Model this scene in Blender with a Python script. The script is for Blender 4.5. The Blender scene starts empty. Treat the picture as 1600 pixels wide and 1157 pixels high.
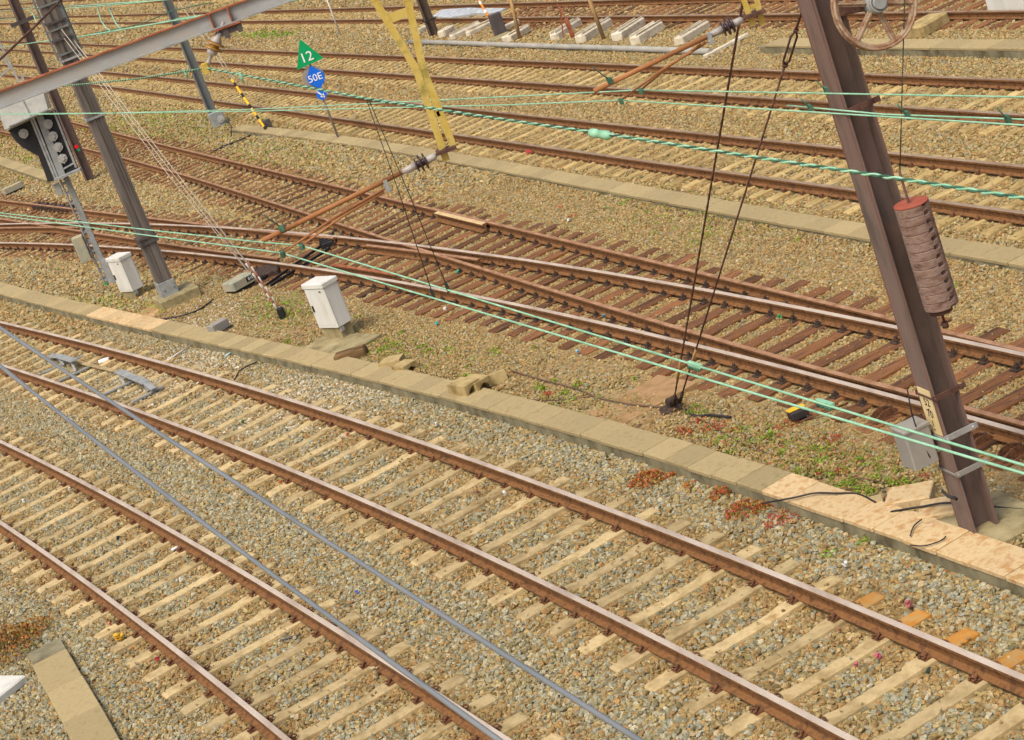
import bpy, math, random
import numpy as np
from mathutils import Vector, Matrix
random.seed(7); rng = np.random.default_rng(11)
S = bpy.context.scene
COL = S.collection
PI = math.pi

# ------------------------------------------------------------------ camera geometry
FPX, TH, RO, CH = 3028.16, 0.288925, 0.355216, 9.1327   # focal length (px of a 1600 px frame), pitch, roll, height over railhead
PCX, PCY = 800.0, 533.0
cR, sR, cT, sT = math.cos(RO), math.sin(RO), math.cos(TH), math.sin(TH)

def ray(px, py):
    x, y = px - PCX, py - PCY
    dn = x*sR + y*cR; rt = x*cR - y*sR
    return Vector((rt, FPX*cT - dn*sT, -FPX*sT - dn*cT))
def G(px, py, z=0.0):            # point of the horizontal plane at height z
    d = ray(px, py); t = (CH - z)/(-d.z)
    return Vector((d.x*t, d.y*t, z))
def RY(px, py, Y):               # point of the vertical cross plane at distance Y
    d = ray(px, py); t = Y/d.y
    return Vector((d.x*t, Y, CH + d.z*t))
def proj(P):
    P = np.asarray(P, float); x, y, z = P[:, 0], P[:, 1], P[:, 2] - CH
    dep = y*cT - z*sT; up = y*sT + z*cT
    rt = FPX*x/dep; dn = -FPX*up/dep
    return PCX + rt*cR + dn*sR, PCY - rt*sR + dn*cR, dep
def ZUP(base, px, py):           # height over `base` of the point of its vertical that shows nearest to (px, py)
    zs = np.arange(base[2], base[2] + 14, 0.01)
    X, Y, _ = proj(np.c_[np.full_like(zs, base[0]), np.full_like(zs, base[1]), zs])
    return float(zs[np.argmin((X - px)**2 + (Y - py)**2)])

cam = bpy.data.cameras.new('camera'); co = bpy.data.objects.new('camera', cam); COL.objects.link(co)
Rt, Up, Fw = Vector((1, 0, 0)), Vector((0, sT, cT)), Vector((0, cT, -sT))
ax, ay, az = cR*Rt - sR*Up, sR*Rt + cR*Up, -Fw
co.matrix_world = Matrix(((ax.x, ay.x, az.x, 0), (ax.y, ay.y, az.y, 0), (ax.z, ay.z, az.z, CH), (0, 0, 0, 1)))
cam.sensor_fit = 'HORIZONTAL'; cam.sensor_width = 36; cam.lens = FPX/1600*36
cam.shift_y = -(1157/2 - PCY)/1600; cam.clip_start = 0.05; cam.clip_end = 6000
S.camera = co

# ------------------------------------------------------------------ light
W = bpy.data.worlds.new('World'); S.world = W; W.use_nodes = True
nt = W.node_tree; bg = nt.nodes['Background']
sky = nt.nodes.new('ShaderNodeTexSky'); sky.sky_type = 'NISHITA'; sky.sun_disc = False
SUN_EL, SUN_AZ = math.radians(58), math.radians(215)      # compass style: 0 = +Y, clockwise
sky.sun_elevation = SUN_EL; sky.sun_rotation = SUN_AZ
sky.air_density = 0.7; sky.dust_density = 6.0; sky.ozone_density = 0.6
nt.links.new(sky.outputs[0], bg.inputs[0]); bg.inputs[1].default_value = 0.13
sl = bpy.data.lights.new('sun', 'SUN'); sl.energy = 1.5; sl.angle = math.radians(22); sl.color = (1, 0.93, 0.79)
so = bpy.data.objects.new('sun', sl); COL.objects.link(so)
sd = Vector((math.sin(SUN_AZ)*math.cos(SUN_EL), math.cos(SUN_AZ)*math.cos(SUN_EL), math.sin(SUN_EL)))
so.rotation_euler = sd.to_track_quat('Z', 'Y').to_euler(); so.location = (0, 0, 40)
S.view_settings.view_transform = 'Standard'; S.view_settings.look = 'None'
S.view_settings.exposure = 0.42; S.view_settings.gamma = 1.0

# ------------------------------------------------------------------ materials
def lin(c):
    return tuple(((v/255)/12.92 if v/255 <= 0.04045 else ((v/255+0.055)/1.055)**2.4) for v in c)
MATS = {}
def mat(name, cols, scale=8.0, rough=0.85, metal=0.0, bump=0.3, stretch=(1, 1, 1), detail=6, contrast=0.35, bscale=None, spec=0.3, rand=0.0):
    """cols: list of sRGB colours blended by noise on the object's own coordinates."""
    if name in MATS: return MATS[name]
    m = bpy.data.materials.new(name); m.use_nodes = True; t = m.node_tree; N = t.nodes; L = t.links
    b = N['Principled BSDF']; b.inputs['Roughness'].default_value = rough; b.inputs['Metallic'].default_value = metal
    b.inputs['Specular IOR Level'].default_value = spec
    tc = N.new('ShaderNodeTexCoord'); mp = N.new('ShaderNodeMapping'); mp.inputs['Scale'].default_value = stretch
    L.new(tc.outputs['Object'], mp.inputs['Vector'])
    oi = N.new('ShaderNodeObjectInfo')
    ad = N.new('ShaderNodeVectorMath'); ad.operation = 'ADD'
    sc = N.new('ShaderNodeVectorMath'); sc.operation = 'SCALE'; sc.inputs[3].default_value = 37.0
    cb = N.new('ShaderNodeCombineXYZ')
    for i in range(3): L.new(oi.outputs['Random'], cb.inputs[i])
    L.new(cb.outputs[0], sc.inputs[0]); L.new(mp.outputs[0], ad.inputs[0]); L.new(sc.outputs[0], ad.inputs[1])
    nz = N.new('ShaderNodeTexNoise'); nz.inputs['Scale'].default_value = scale; nz.inputs['Detail'].default_value = detail
    nz.inputs['Roughness'].default_value = 0.65
    L.new(ad.outputs[0], nz.inputs['Vector'])
    r = N.new('ShaderNodeValToRGB'); e = r.color_ramp.elements
    n = len(cols)
    while len(e) < n: e.new(0.5)
    lo, hi = 0.5 - contrast/2, 0.5 + contrast/2
    for i, c in enumerate(cols):
        e[i].position = lo + (hi - lo)*i/max(1, n - 1); e[i].color = (*lin(c), 1)
    L.new(nz.outputs['Fac'], r.inputs['Fac'])
    out = r.outputs['Color']
    if rand:
        hs = N.new('ShaderNodeHueSaturation'); mr = N.new('ShaderNodeMapRange')
        mr.inputs['To Min'].default_value = 1 - rand; mr.inputs['To Max'].default_value = 1 + rand
        L.new(oi.outputs['Random'], mr.inputs['Value']); L.new(mr.outputs[0], hs.inputs['Value']); L.new(out, hs.inputs['Color']); out = hs.outputs[0]
    L.new(out, b.inputs['Base Color'])
    if bump:
        n2 = N.new('ShaderNodeTexNoise'); n2.inputs['Scale'].default_value = bscale or scale*4; n2.inputs['Detail'].default_value = 5
        L.new(ad.outputs[0], n2.inputs['Vector'])
        bp = N.new('ShaderNodeBump'); bp.inputs['Strength'].default_value = bump; bp.inputs['Distance'].default_value = 0.01
        L.new(n2.outputs['Fac'], bp.inputs['Height']); L.new(bp.outputs[0], b.inputs['Normal'])
    MATS[name] = m; return m

M = dict(
 rail_side=mat('rust_brown_rail', [(66, 46, 32), (104, 72, 44), (132, 92, 54), (92, 66, 44), (120, 78, 44)], 7, .9, bump=.5, contrast=.42, bscale=60),
 rail_head=mat('worn_steel_head', [(158, 142, 128), (178, 164, 150), (190, 178, 164)], 3, .75, .0, bump=.05, stretch=(1, .2, 1), spec=.15),
 rail_far=mat('far_rail_head', [(120, 98, 78), (144, 124, 104), (158, 140, 120)], 3, .6, .05, bump=.05, stretch=(1, .2, 1)),
 rail_dull=mat('rusty_rail_head', [(134, 98, 70), (160, 122, 92), (178, 142, 112)], 4, .7, .1, bump=.15),
 concrete=mat('sleeper_concrete', [(130, 110, 74), (164, 144, 102), (190, 170, 126), (150, 122, 76)], 3.4, .95, bump=.6, contrast=.45, rand=.18),
 concrete_far=mat('sleeper_concrete_far', [(138, 116, 72), (170, 148, 98), (190, 168, 118)], 2.5, .95, bump=.3, rand=.18),
 timber=mat('sleeper_timber', [(54, 42, 36), (90, 64, 46), (132, 88, 52), (84, 64, 52), (158, 100, 56)], 3, .9, bump=.6, stretch=(.35, 3.5, 3), contrast=.42, rand=.42),
 clip=mat('clip_rust', [(66, 46, 34), (106, 72, 48), (132, 90, 58)], 20, .85, bump=.2),
 clip_dark=mat('chair_dark', [(40, 34, 32), (66, 54, 46), (90, 66, 48)], 18, .85, bump=.2),
 kerb=mat('trough_concrete', [(134, 118, 82), (150, 134, 96), (164, 148, 108), (156, 138, 100), (170, 154, 116)], 9, .95, bump=.6, contrast=.55, rand=.12, detail=12),
 kerb_body=mat('trough_side_concrete', [(88, 80, 58), (126, 120, 94), (148, 140, 110)], 3, .95, bump=.5, stretch=(1, 1, .6)),
 kerb_orange=mat('trough_lid_orange', [(192, 162, 116), (184, 148, 98), (202, 180, 138), (176, 134, 84), (190, 166, 122)], 6, .95, bump=.5, contrast=.6, rand=.09, detail=10),
 slab=mat('pale_slab', [(190, 176, 148), (214, 202, 180), (226, 216, 198), (196, 170, 136)], 3, .9, bump=.3, stretch=(1, 3, 1)),
 plinth=mat('plinth_concrete', [(110, 100, 70), (146, 134, 98), (166, 154, 116)], 3, .95, bump=.4),
 mast_brown=mat('mast_brown_paint', [(84, 72, 66), (100, 86, 78), (114, 94, 86), (92, 86, 82)], 2.5, .7, .1, bump=.15, stretch=(1, 1, .3)),
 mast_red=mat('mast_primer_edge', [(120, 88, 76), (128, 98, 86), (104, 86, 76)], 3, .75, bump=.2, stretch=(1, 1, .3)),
 mast_grey=mat('mast_grey_weathered', [(66, 60, 56), (92, 86, 80), (118, 110, 102), (82, 74, 66)], 3, .85, bump=.35, stretch=(3, 3, .15), contrast=.45),
 mast_mid=mat('mast_mid_grey', [(92, 98, 100), (112, 118, 118), (128, 124, 112)], 3, .8, bump=.2, stretch=(2, 2, .2)),
 mast_dark=mat('mast_dark_brown', [(70, 58, 48), (94, 80, 68), (112, 98, 84)], 3, .85, bump=.2, stretch=(2, 2, .2)),
 galv=mat('galvanised_steel', [(142, 144, 142), (166, 168, 166), (182, 184, 182)], 6, .55, .4, bump=.1),
 galv_dull=mat('galvanised_dull', [(122, 126, 126), (144, 148, 146), (156, 158, 154)], 6, .8, .05, bump=.1),
 canopy=mat('signal_canopy', [(172, 174, 170), (192, 194, 188), (206, 206, 198)], 3, .6, .2, bump=.1),
 beam=mat('beam_grey_rust', [(150, 152, 154), (166, 168, 168), (158, 158, 154), (164, 158, 148), (178, 130, 78)], 1.8, .75, .1, bump=.2, stretch=(.7, 1, 1.3), contrast=.40),
 rust=mat('red_rust', [(120, 64, 42), (148, 86, 58), (172, 110, 80)], 6, .9, bump=.3),
 rust_tube=mat('orange_rust_tube', [(122, 82, 50), (156, 106, 66), (174, 124, 84)], 5, .85, bump=.2, stretch=(.4, 1, 1)),
 rod=mat('dark_rust_rod', [(66, 46, 40), (90, 64, 54), (108, 80, 66)], 8, .85, bump=.2),
 copper=mat('verdigris_wire', [(116, 168, 136), (142, 192, 160), (164, 206, 178)], 5, .6, bump=0),
 copper_dark=mat('verdigris_dark', [(40, 70, 58), (62, 100, 80), (84, 130, 104)], 9, .7, bump=0),
 feeder=mat('blue_grey_cable', [(108, 114, 118), (124, 128, 130)], 2, .6, bump=0),
 dropper=mat('dropper_wire', [(34, 40, 34), (56, 62, 50)], 4, .7, bump=0),
 guy=mat('guy_wire_grey', [(156, 150, 138), (184, 178, 164), (140, 122, 102)], 3, .6, bump=0, stretch=(1, 1, 1)),
 yellow=mat('mustard_paint', [(160, 136, 54), (184, 160, 74), (196, 174, 96), (150, 138, 70)], 4, .7, bump=.1),
 yellow_stripe=mat('stripe_yellow', [(222, 168, 30), (236, 188, 50)], 5, .6, bump=0),
 orange_stripe=mat('stripe_orange', [(214, 120, 30), (232, 146, 50)], 5, .6, bump=0),
 black=mat('black_rubber', [(24, 24, 26), (38, 38, 38)], 5, .7, bump=0),
 panel=mat('signal_panel_black', [(38, 38, 40), (50, 50, 52)], 3, .7, bump=0),
 lamp=mat('lamp_back_plate', [(150, 152, 148), (182, 182, 176), (124, 126, 122)], 20, .5, .2, bump=.2),
 porcelain=mat('brown_porcelain', [(44, 32, 36), (64, 48, 50)], 5, .25, bump=0, spec=.6),
 porcelain_amber=mat('amber_porcelain', [(120, 84, 30), (160, 118, 50)], 5, .3, bump=0, spec=.6),
 cap=mat('insulator_cap', [(150, 144, 140), (182, 178, 172)], 8, .6, .2, bump=.1),
 weight=mat('weight_cast_iron', [(92, 68, 58), (122, 98, 86), (140, 120, 108), (112, 76, 60)], 7, .9, bump=.4, stretch=(1, 1, 2.5), contrast=.4),
 weight_red=mat('weight_red_top', [(146, 74, 56), (166, 92, 72)], 6, .85, bump=.2),
 wheel=mat('wheel_pale_rust', [(150, 122, 96), (172, 152, 128), (140, 102, 74), (184, 166, 144)], 6, .85, bump=.25, contrast=.4),
 white=mat('cabinet_white', [(186, 184, 170), (204, 204, 194), (214, 214, 206), (218, 218, 210)], 2.2, .6, bump=.05, stretch=(1.5, 1.5, .4), contrast=.5),
 white_edge=mat('cabinet_seam', [(150, 150, 142), (166, 166, 158)], 4, .7, bump=0),
 box_grey=mat('box_grey', [(134, 130, 122), (152, 148, 138)], 2, .7, bump=.05),
 box_green=mat('machine_box_grey', [(138, 142, 128), (160, 158, 136), (178, 164, 128)], 3, .8, bump=.1),
 cream=mat('plate_cream', [(212, 190, 138), (228, 208, 158)], 4, .7, bump=.05),
 ink=mat('ink_black', [(30, 26, 22), (40, 34, 30)], 4, .8, bump=0),
 paint_white=mat('paint_white', [(232, 236, 232), (240, 240, 238)], 4, .6, bump=0),
 sign_green=mat('sign_green', [(0, 150, 88), (10, 162, 98)], 2, .5, bump=0),
 sign_blue=mat('sign_blue', [(16, 100, 214), (24, 112, 226)], 2, .5, bump=0),
 pale_stone=mat('pale_stone', [(174, 162, 136), (204, 194, 170), (220, 212, 194)], 5, .9, bump=.6, contrast=.4),
 pole_white=mat('pole_pale', [(196, 192, 184), (214, 210, 202)], 4, .6, bump=0),
 post_tan=mat('post_tan', [(150, 120, 76), (176, 146, 98)], 5, .8, bump=.1),
 block_dark=mat('block_dark_grey', [(74, 68, 68), (92, 86, 84)], 5, .9, bump=.2),
 pipe=mat('pale_duct', [(140, 138, 128), (158, 156, 146), (172, 168, 158)], 3, .8, bump=.2, stretch=(1, .4, 1)),
 wood=mat('old_wood', [(78, 58, 36), (108, 84, 54), (124, 100, 66)], 4, .95, bump=.5, stretch=(.4, 3, 3)),
 cable=mat('ground_cable', [(34, 32, 34), (60, 56, 54)], 3, .7, bump=0),
 cable_brown=mat('ground_cable_brown', [(84, 66, 54), (110, 88, 72)], 3, .8, bump=0),
 green_leaf=mat('leaf_green', [(82, 116, 22), (118, 154, 34), (146, 178, 60)], 20, .7, bump=0),
 olive_leaf=mat('leaf_olive', [(116, 112, 40), (146, 140, 62), (160, 148, 84)], 20, .8, bump=0),
 red_leaf=mat('leaf_red', [(140, 52, 44), (172, 72, 60), (186, 96, 76)], 20, .8, bump=0),
 rust_leaf=mat('leaf_rust', [(140, 80, 30), (166, 106, 42), (150, 66, 40)], 20, .8, bump=0),
 dry_leaf=mat('leaf_dry', [(150, 98, 48), (172, 122, 72), (128, 84, 44)], 20, .9, bump=0),
 tarp=mat('grey_sheet', [(150, 156, 160), (176, 182, 186), (196, 200, 200)], 4, .6, bump=.4),
 rubble=mat('rubble_tan', [(132, 112, 70), (168, 148, 100), (184, 164, 116)], 4, .95, bump=.5),
 sand=mat('sand_concrete', [(146, 118, 78), (168, 138, 94), (190, 160, 114)], 2, .95, bump=.4),
)
def plain(name, c, rough=.6): return mat(name, [c, tuple(min(255, v + 10) for v in c)], 6, rough, bump=0)

# ------------------------------------------------------------------ mesh helpers
class MB:
    def __init__(s, frame=None): s.v, s.f, s.mi, s.sm = [], [], [], []; s.fr = frame
    def add(s, vs, fs, mi=0, smooth=False):
        o = len(s.v)
        s.v += [tuple(s.fr @ Vector(p)) if s.fr is not None else tuple(p) for p in vs]
        for f in fs: s.f.append(tuple(i + o for i in f)); s.mi.append(mi); s.sm.append(smooth)
        return s
    def box(s, x0, x1, y0, y1, z0, z1, mi=0, bev=0.0, top=None):
        if bev:
            b = bev; ps = [(x0+b, y0), (x1-b, y0), (x1, y0+b), (x1, y1-b), (x1-b, y1), (x0+b, y1), (x0, y1-b), (x0, y0+b)]
            qs = [(x0+b, y0+b), (x1-b, y0+b), (x1-b, y0+b), (x1-b, y1-b), (x1-b, y1-b), (x0+b, y1-b), (x0+b, y1-b), (x0+b, y0+b)]
            vs = [(x, y, z0) for x, y in ps] + [(x, y, z1-b) for x, y in ps] + [(x, y, z1) for x, y in qs]
            fs = [tuple(range(7, -1, -1))]
            for k in (0, 8):
                for i in range(8): fs.append((k+i, k+(i+1) % 8, k+8+(i+1) % 8, k+8+i))
            fs.append(tuple(range(16, 24)))
            return s.add(vs, fs, mi)
        t = top or (x0, x1, y0, y1)
        vs = [(x0, y0, z0), (x1, y0, z0), (x1, y1, z0), (x0, y1, z0), (t[0], t[2], z1), (t[1], t[2], z1), (t[1], t[3], z1), (t[0], t[3], z1)]
        return s.add(vs, [(3, 2, 1, 0), (4, 5, 6, 7), (0, 1, 5, 4), (1, 2, 6, 5), (2, 3, 7, 6), (3, 0, 4, 7)], mi)
    def bar(s, a, b, w, h, up=(0, 0, 1), mi=0):
        a, b = Vector(a), Vector(b); d = (b - a).normalized(); u = Vector(up)
        if abs(d.dot(u)) > .98: u = Vector((0, 1, 0))
        r = d.cross(u).normalized()*w/2; t = r.cross(d).normalized()*h/2
        vs = [p + i*r + j*t for p in (a, b) for i, j in ((-1, -1), (1, -1), (1, 1), (-1, 1))]
        return s.add(vs, [(0, 1, 2, 3), (7, 6, 5, 4), (0, 4, 5, 1), (1, 5, 6, 2), (2, 6, 7, 3), (3, 7, 4, 0)], mi)
    def tube(s, pts, r, n=8, mi=0, cap=True):
        pts = [Vector(p) for p in pts]; rs = r if isinstance(r, (list, tuple)) else [r]*len(pts)
        vs, fs = [], []; ref = None
        for i, p in enumerate(pts):
            d = (pts[min(i+1, len(pts)-1)] - pts[max(i-1, 0)]).normalized()
            if ref is None: ref = Vector((0, 0, 1)) if abs(d.z) < .9 else Vector((1, 0, 0))
            a = d.cross(ref).normalized(); b = d.cross(a).normalized()
            for k in range(n):
                t = 2*PI*k/n; vs.append(p + (a*math.cos(t) + b*math.sin(t))*rs[i])
        for i in range(len(pts)-1):
            for k in range(n): fs.append((i*n+k, i*n+(k+1) % n, (i+1)*n+(k+1) % n, (i+1)*n+k))
        s.add(vs, fs, mi, True)
        if cap:
            o = len(s.v) - len(vs)
            s.f += [tuple(o + k for k in range(n-1, -1, -1)), tuple(o + (len(pts)-1)*n + k for k in range(n))]; s.mi += [mi]*2; s.sm += [False]*2
        return s
    def disc(s, c, axis, r, h, n=20, mi=0, r2=None):
        c, a = Vector(c), Vector(axis).normalized()
        return s.tube([c - a*h/2, c + a*h/2], [r, r if r2 is None else r2], n, mi)
    def prism(s, pts, off, mi=0):
        n = len(pts); off = Vector(off); pts = [Vector(p) for p in pts]
        vs = [p + off for p in pts] + [p - off for p in pts]
        fs = [tuple(range(n)), tuple(range(2*n-1, n-1, -1))] + [(i+n, (i+1) % n + n, (i+1) % n, i) for i in range(n)]
        return s.add(vs, fs, mi)
    def build(s, name, mats, parent=None, world=True):
        me = bpy.data.meshes.new(name)
        o = bpy.data.objects.new(name, me)
        off = Vector((0, 0, 0))
        if parent is not None:
            o.parent = parent
            if world:
                p = parent
                while p is not None: off += p.location; p = p.parent
        elif world and s.v:
            xs = np.array(s.v); mn, mx = xs.min(0), xs.max(0)
            off = Vector(((mn[0]+mx[0])/2, (mn[1]+mx[1])/2, mn[2])); o.location = off
        me.from_pydata([tuple(Vector(p) - off) for p in s.v], [], s.f)
        if not isinstance(mats, (list, tuple)): mats = [mats]
        for m in mats: me.materials.append(m)
        me.polygons.foreach_set('material_index', s.mi); me.polygons.foreach_set('use_smooth', s.sm)
        me.update(); COL.objects.link(o); return o

def tag(o, label=None, cat=None, group=None, kind=None):
    if label: o['label'] = label
    if cat: o['category'] = cat
    if group: o['group'] = group
    if kind: o['kind'] = kind
    return o
def thing(name, loc, label, cat, group=None, rz=0):
    o = bpy.data.objects.new(name, None); COL.objects.link(o); o.location = loc; o.rotation_euler = (0, 0, rz)
    o.empty_display_size = .2
    return tag(o, label, cat, group)
def frame(loc, rz=0): return Matrix.Translation(Vector(loc)) @ Matrix.Rotation(rz, 4, 'Z')
def child_copy(src, parent, loc=None, rz=None):
    c = src.copy(); COL.objects.link(c); c.parent = parent
    if loc is not None: c.location = loc
    if rz is not None: c.rotation_euler = (0, 0, rz)
    return c
def copy_tree(o, parent=None):
    c = o.copy(); COL.objects.link(c); c.parent = parent
    for ch in list(o.children): copy_tree(ch, c)
    return c
def text_mesh(txt, size, m, name, parent, origin, xdir, updir, depth=.004):
    cu = bpy.data.curves.new('lettering', 'FONT'); cu.body = txt; cu.size = size; cu.align_x = 'CENTER'; cu.align_y = 'CENTER'; cu.extrude = depth
    cu.offset = size*.002
    t = bpy.data.objects.new('lettering', cu); COL.objects.link(t)
    dg = bpy.context.evaluated_depsgraph_get(); me = bpy.data.meshes.new_from_object(t.evaluated_get(dg))
    COL.objects.unlink(t); bpy.data.objects.remove(t)
    me.name = name; me.materials.clear(); me.materials.append(m)
    o = bpy.data.objects.new(name, me); COL.objects.link(o)
    X, Y = Vector(xdir).normalized(), Vector(updir).normalized(); Z = X.cross(Y)
    R3 = Matrix((X, Y, Z)).transposed().to_4x4()
    off = Vector((0, 0, 0)); p = parent
    while p is not None: off += p.location; p = p.parent
    me.transform(Matrix.Translation(Vector(origin) - off) @ R3); o.parent = parent
    return o

# ------------------------------------------------------------------ tracks: measured rail lines
R = {}
R['1u']=[(0,689),(145,760),(212,800),(305,849),(399,907),(525,983),(655,1065)]
R['1l']=[(0,817),(50,850),(140,910),(200,955),(270,1012),(334,1065)]
R['2u']=[(0,504),(125,530),(225,560),(315,584),(400,608),(550,655),(675,699),(800,740),(950,797),(1095,849),(1200,891),(1325,938),(1450,994),(1599,1062)]
R['2l']=[(0,571),(135,611),(250,652),(360,696),(400,710),(500,752),(604,798),(700,841),(800,887),(925,947),(1050,1007),(1162,1064)]
R['Du']=[(115,191),(175,205),(250,226),(400,261),(475,280),(562,297),(650,317),(760,346),(800,355),(940,389),(1087,424),(1200,452),(1300,474),(1400,500),(1475,515),(1599,546)]
R['Dl']=[(107,225),(140,232),(195,250),(325,285),(400,311),(507,341),(600,370),(650,382),(687,395),(800,431),(925,476),(1050,511),(1200,553),(1325,590),(1432,619),(1510,639),(1599,662)]
R['C']=[(0,349),(60,349),(125,349),(200,350),(275,352),(400,358),(500,367),(650,381),(800,402),(910,420),(1070,447),(1200,471),(1300,490),(1400,510),(1475,526),(1599,552)]
R['B']=[(0,379),(115,381),(220,389),(260,394),(400,407),(500,417),(600,435),(700,455),(800,475),(960,509),(1070,536),(1200,567),(1325,601),(1440,631),(1512,651),(1599,674)]
R['E']=[(0,310),(62,319),(125,325),(200,334),(250,340),(399,356)]
R['F']=[(0,343),(75,352),(125,362),(215,378),(260,385),(399,404)]
R['4l']=[(145,132),(275,150),(400,167),(525,184),(675,204),(800,221),(960,244),(1100,266),(1200,280),(1337,297),(1445,312),(1599,332)]
R['4u']=[(0,101),(155,110),(250,120),(400,136),(525,147),(650,161),(800,177),(960,192),(1100,209),(1205,220),(1317,229),(1400,239),(1599,257)]
R['5l']=[(0,80),(210,89),(400,101),(550,110),(662,119),(800,127),(960,139),(1100,146),(1200,152),(1295,159),(1372,165),(1599,179)]
R['5u']=[(0,62),(125,67),(245,72),(400,79),(600,86),(800,94),(960,100),(1200,109),(1360,115),(1599,124)]
R['6l']=[(0,37),(400,32),(800,27),(1200,22),(1425,19),(1599,16)]
R['6u']=[(0,27),(250,21),(400,17),(650,10),(800,4)]
R['K1']=[(0,460),(75,480),(147,496),(250,519),(312,535),(399,555),(500,577),(625,601),(712,625),(799,651),(960,700),(1075,737),(1199,772),(1332,813),(1420,850),(1512,882),(1599,915)]
R['K2']=[(437,212),(525,221),(650,242),(697,252),(799,269),(892,290),(1005,310),(1087,325),(1199,343),(1337,369),(1475,394),(1599,416)]
def gp(k, z=0): return np.array([tuple(G(a, b, z))[:2] for a, b in R[k]])

class Line:                       # x = f(y), straight beyond its data
    def __init__(s, pts, deg, y0, y1, w=None):
        ym, ys = pts[:, 1].mean(), pts[:, 1].std()
        s.p = np.poly1d(np.polyfit((pts[:, 1]-ym)/ys, pts[:, 0], deg, w=1/pts[:, 1] if w is None else w)); s.ym, s.ys = ym, ys
        lo, hi = pts[:, 1].min(), pts[:, 1].max(); d = s.p.deriv()
        Y = np.arange(y0, y1, .1); Yc = np.clip(Y, lo, hi)
        s.Y = Y; s.X = s.p((Yc-ym)/ys) + d((Yc-ym)/ys)/ys*(Y-Yc)
        s.T = np.gradient(s.X, s.Y); s.S = np.concatenate([[0], np.cumsum(np.hypot(np.diff(s.X), np.diff(s.Y)))])
    def x(s, y): return np.interp(y, s.Y, s.X)
    def tan(s, y):
        t = np.interp(y, s.Y, s.T); n = np.hypot(1, t); return t/n, 1/n
    def off(s, y, d):             # offset to the right (+x side)
        tx, ty = s.tan(y); return s.x(y) + d*ty, y - d*tx
    def local(s, x, y):           # along, across for many points
        yf = y.copy()
        for _ in range(4):
            tx, ty = s.tan(yf); yf = yf + ((x - s.x(yf))*tx + (y - yf)*ty)*ty
        tx, ty = s.tan(yf)
        return np.interp(yf, s.Y, s.S), (x - s.x(yf))*ty - (y - yf)*tx
def centre(u, l, deg, y0, y1):
    A, B = gp(u), gp(l); al = np.vstack([A, B]); ln = Line(al, 1, 0, 320)
    for _ in range(12):
        pts = []
        for Q, sg in ((A, 1), (B, -1)):
            yf = Q[:, 1].copy()
            for _ in range(4):
                tx, ty = ln.tan(yf); c = np.c_[Q[:, 0] - sg*.7525*ty, Q[:, 1] + sg*.7525*tx]; yf = c[:, 1]
            pts.append(c)
        ln = Line(np.vstack(pts), deg, y0, y1)
    return ln
T1 = centre('1u', '1l', 2, 4, 95); T2 = centre('2u', '2l', 3, 4, 110)
X_ = centre('C', 'B', 3, 6, 110); EF = centre('E', 'F', 2, 30, 110)
T4 = centre('4u', '4l', 3, 12, 190); T5 = centre('5u', '5l', 2, 16, 250); T6 = centre('6u', '6l', 2, 20, 300)
DU = Line(gp('Du'), 3, 12, 125); DL = Line(gp('Dl'), 3, 12, 125)
K1 = Line(gp('K1', -.05), 5, 5, 80); K2 = Line(gp('K2', -.05), 3, 14, 75)

# rail profile (x across, z): head top at 0
PROF = [(-.036, -.012), (-.028, 0), (.028, 0), (.036, -.012), (.036, -.045), (.010, -.06), (.008, -.14), (.075, -.16), (.075, -.172), (-.075, -.172), (-.075, -.16), (-.008, -.14), (-.010, -.06), (-.036, -.045)]
def rail(name, xy, parent, head, z=0.0, sc=1.0):
    xy = np.array(xy); mb = MB(); n = len(PROF); vs, fs, mi = [], [], []
    t = np.gradient(xy, axis=0); t /= np.hypot(t[:, 0], t[:, 1])[:, None]
    for p, d in zip(xy, t):
        for a, b in PROF: vs.append((p[0] + a*sc*d[1], p[1] - a*sc*d[0], z + b))
    for i in range(len(xy)-1):
        for k in range(n):
            fs.append((i*n+k, (i+1)*n+k, (i+1)*n+(k+1) % n, i*n+(k+1) % n)); mi.append(1 if k in (0, 1, 2) else 0)
    mb.add(vs, fs)
    mb.mi = mi
    mb.f += [tuple(range(n)), tuple(len(vs)-n+k for k in range(n-1, -1, -1))]; mb.mi += [0, 0]; mb.sm += [False]*2
    return mb.build(name, [M['rail_side'], head], parent)
def ysamp(y0, y1): return np.concatenate([np.arange(y0, min(y1, 60), .5), np.arange(max(y0, 60), y1, 2.0), [y1]]) if y0 < 60 else np.arange(y0, y1+.1, 2.0)

# prototype meshes (shared data)
def proto(mb, name, m):
    o = mb.build(name, m, None, world=False); COL.objects.unlink(o); return o
def concrete_sleeper(L=2.5, w=.25):
    mb = MB(); xs = [-L/2, -L/2+.04, -.95, -.5, -.35, .35, .5, .95, L/2-.04, L/2]
    wt = [.10, .115, .125, .12, .10, .10, .12, .125, .115, .10]; zt = [-.20, -.182, -.176, -.176, -.192, -.192, -.176, -.176, -.182, -.20]
    vs, fs = [], []
    for x, ww, z in zip(xs, wt, zt):
        ww *= w/.25
        vs += [(x, -ww-.02, -.34), (x, ww+.02, -.34), (x, ww, z-.012), (x, ww-.014, z), (x, -ww+.014, z), (x, -ww, z-.012)]
    n = 6
    for i in range(len(xs)-1):
        for k in range(n): fs.append((i*n+k, i*n+(k+1) % n, (i+1)*n+(k+1) % n, (i+1)*n+k))
    fs += [tuple(range(n-1, -1, -1)), tuple(len(vs)-n+k for k in range(n))]
    return mb.add(vs, [tuple(reversed(f)) for f in fs])
P_sl = proto(concrete_sleeper(2.5, .23), 'sleeper', M['concrete'])
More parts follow.
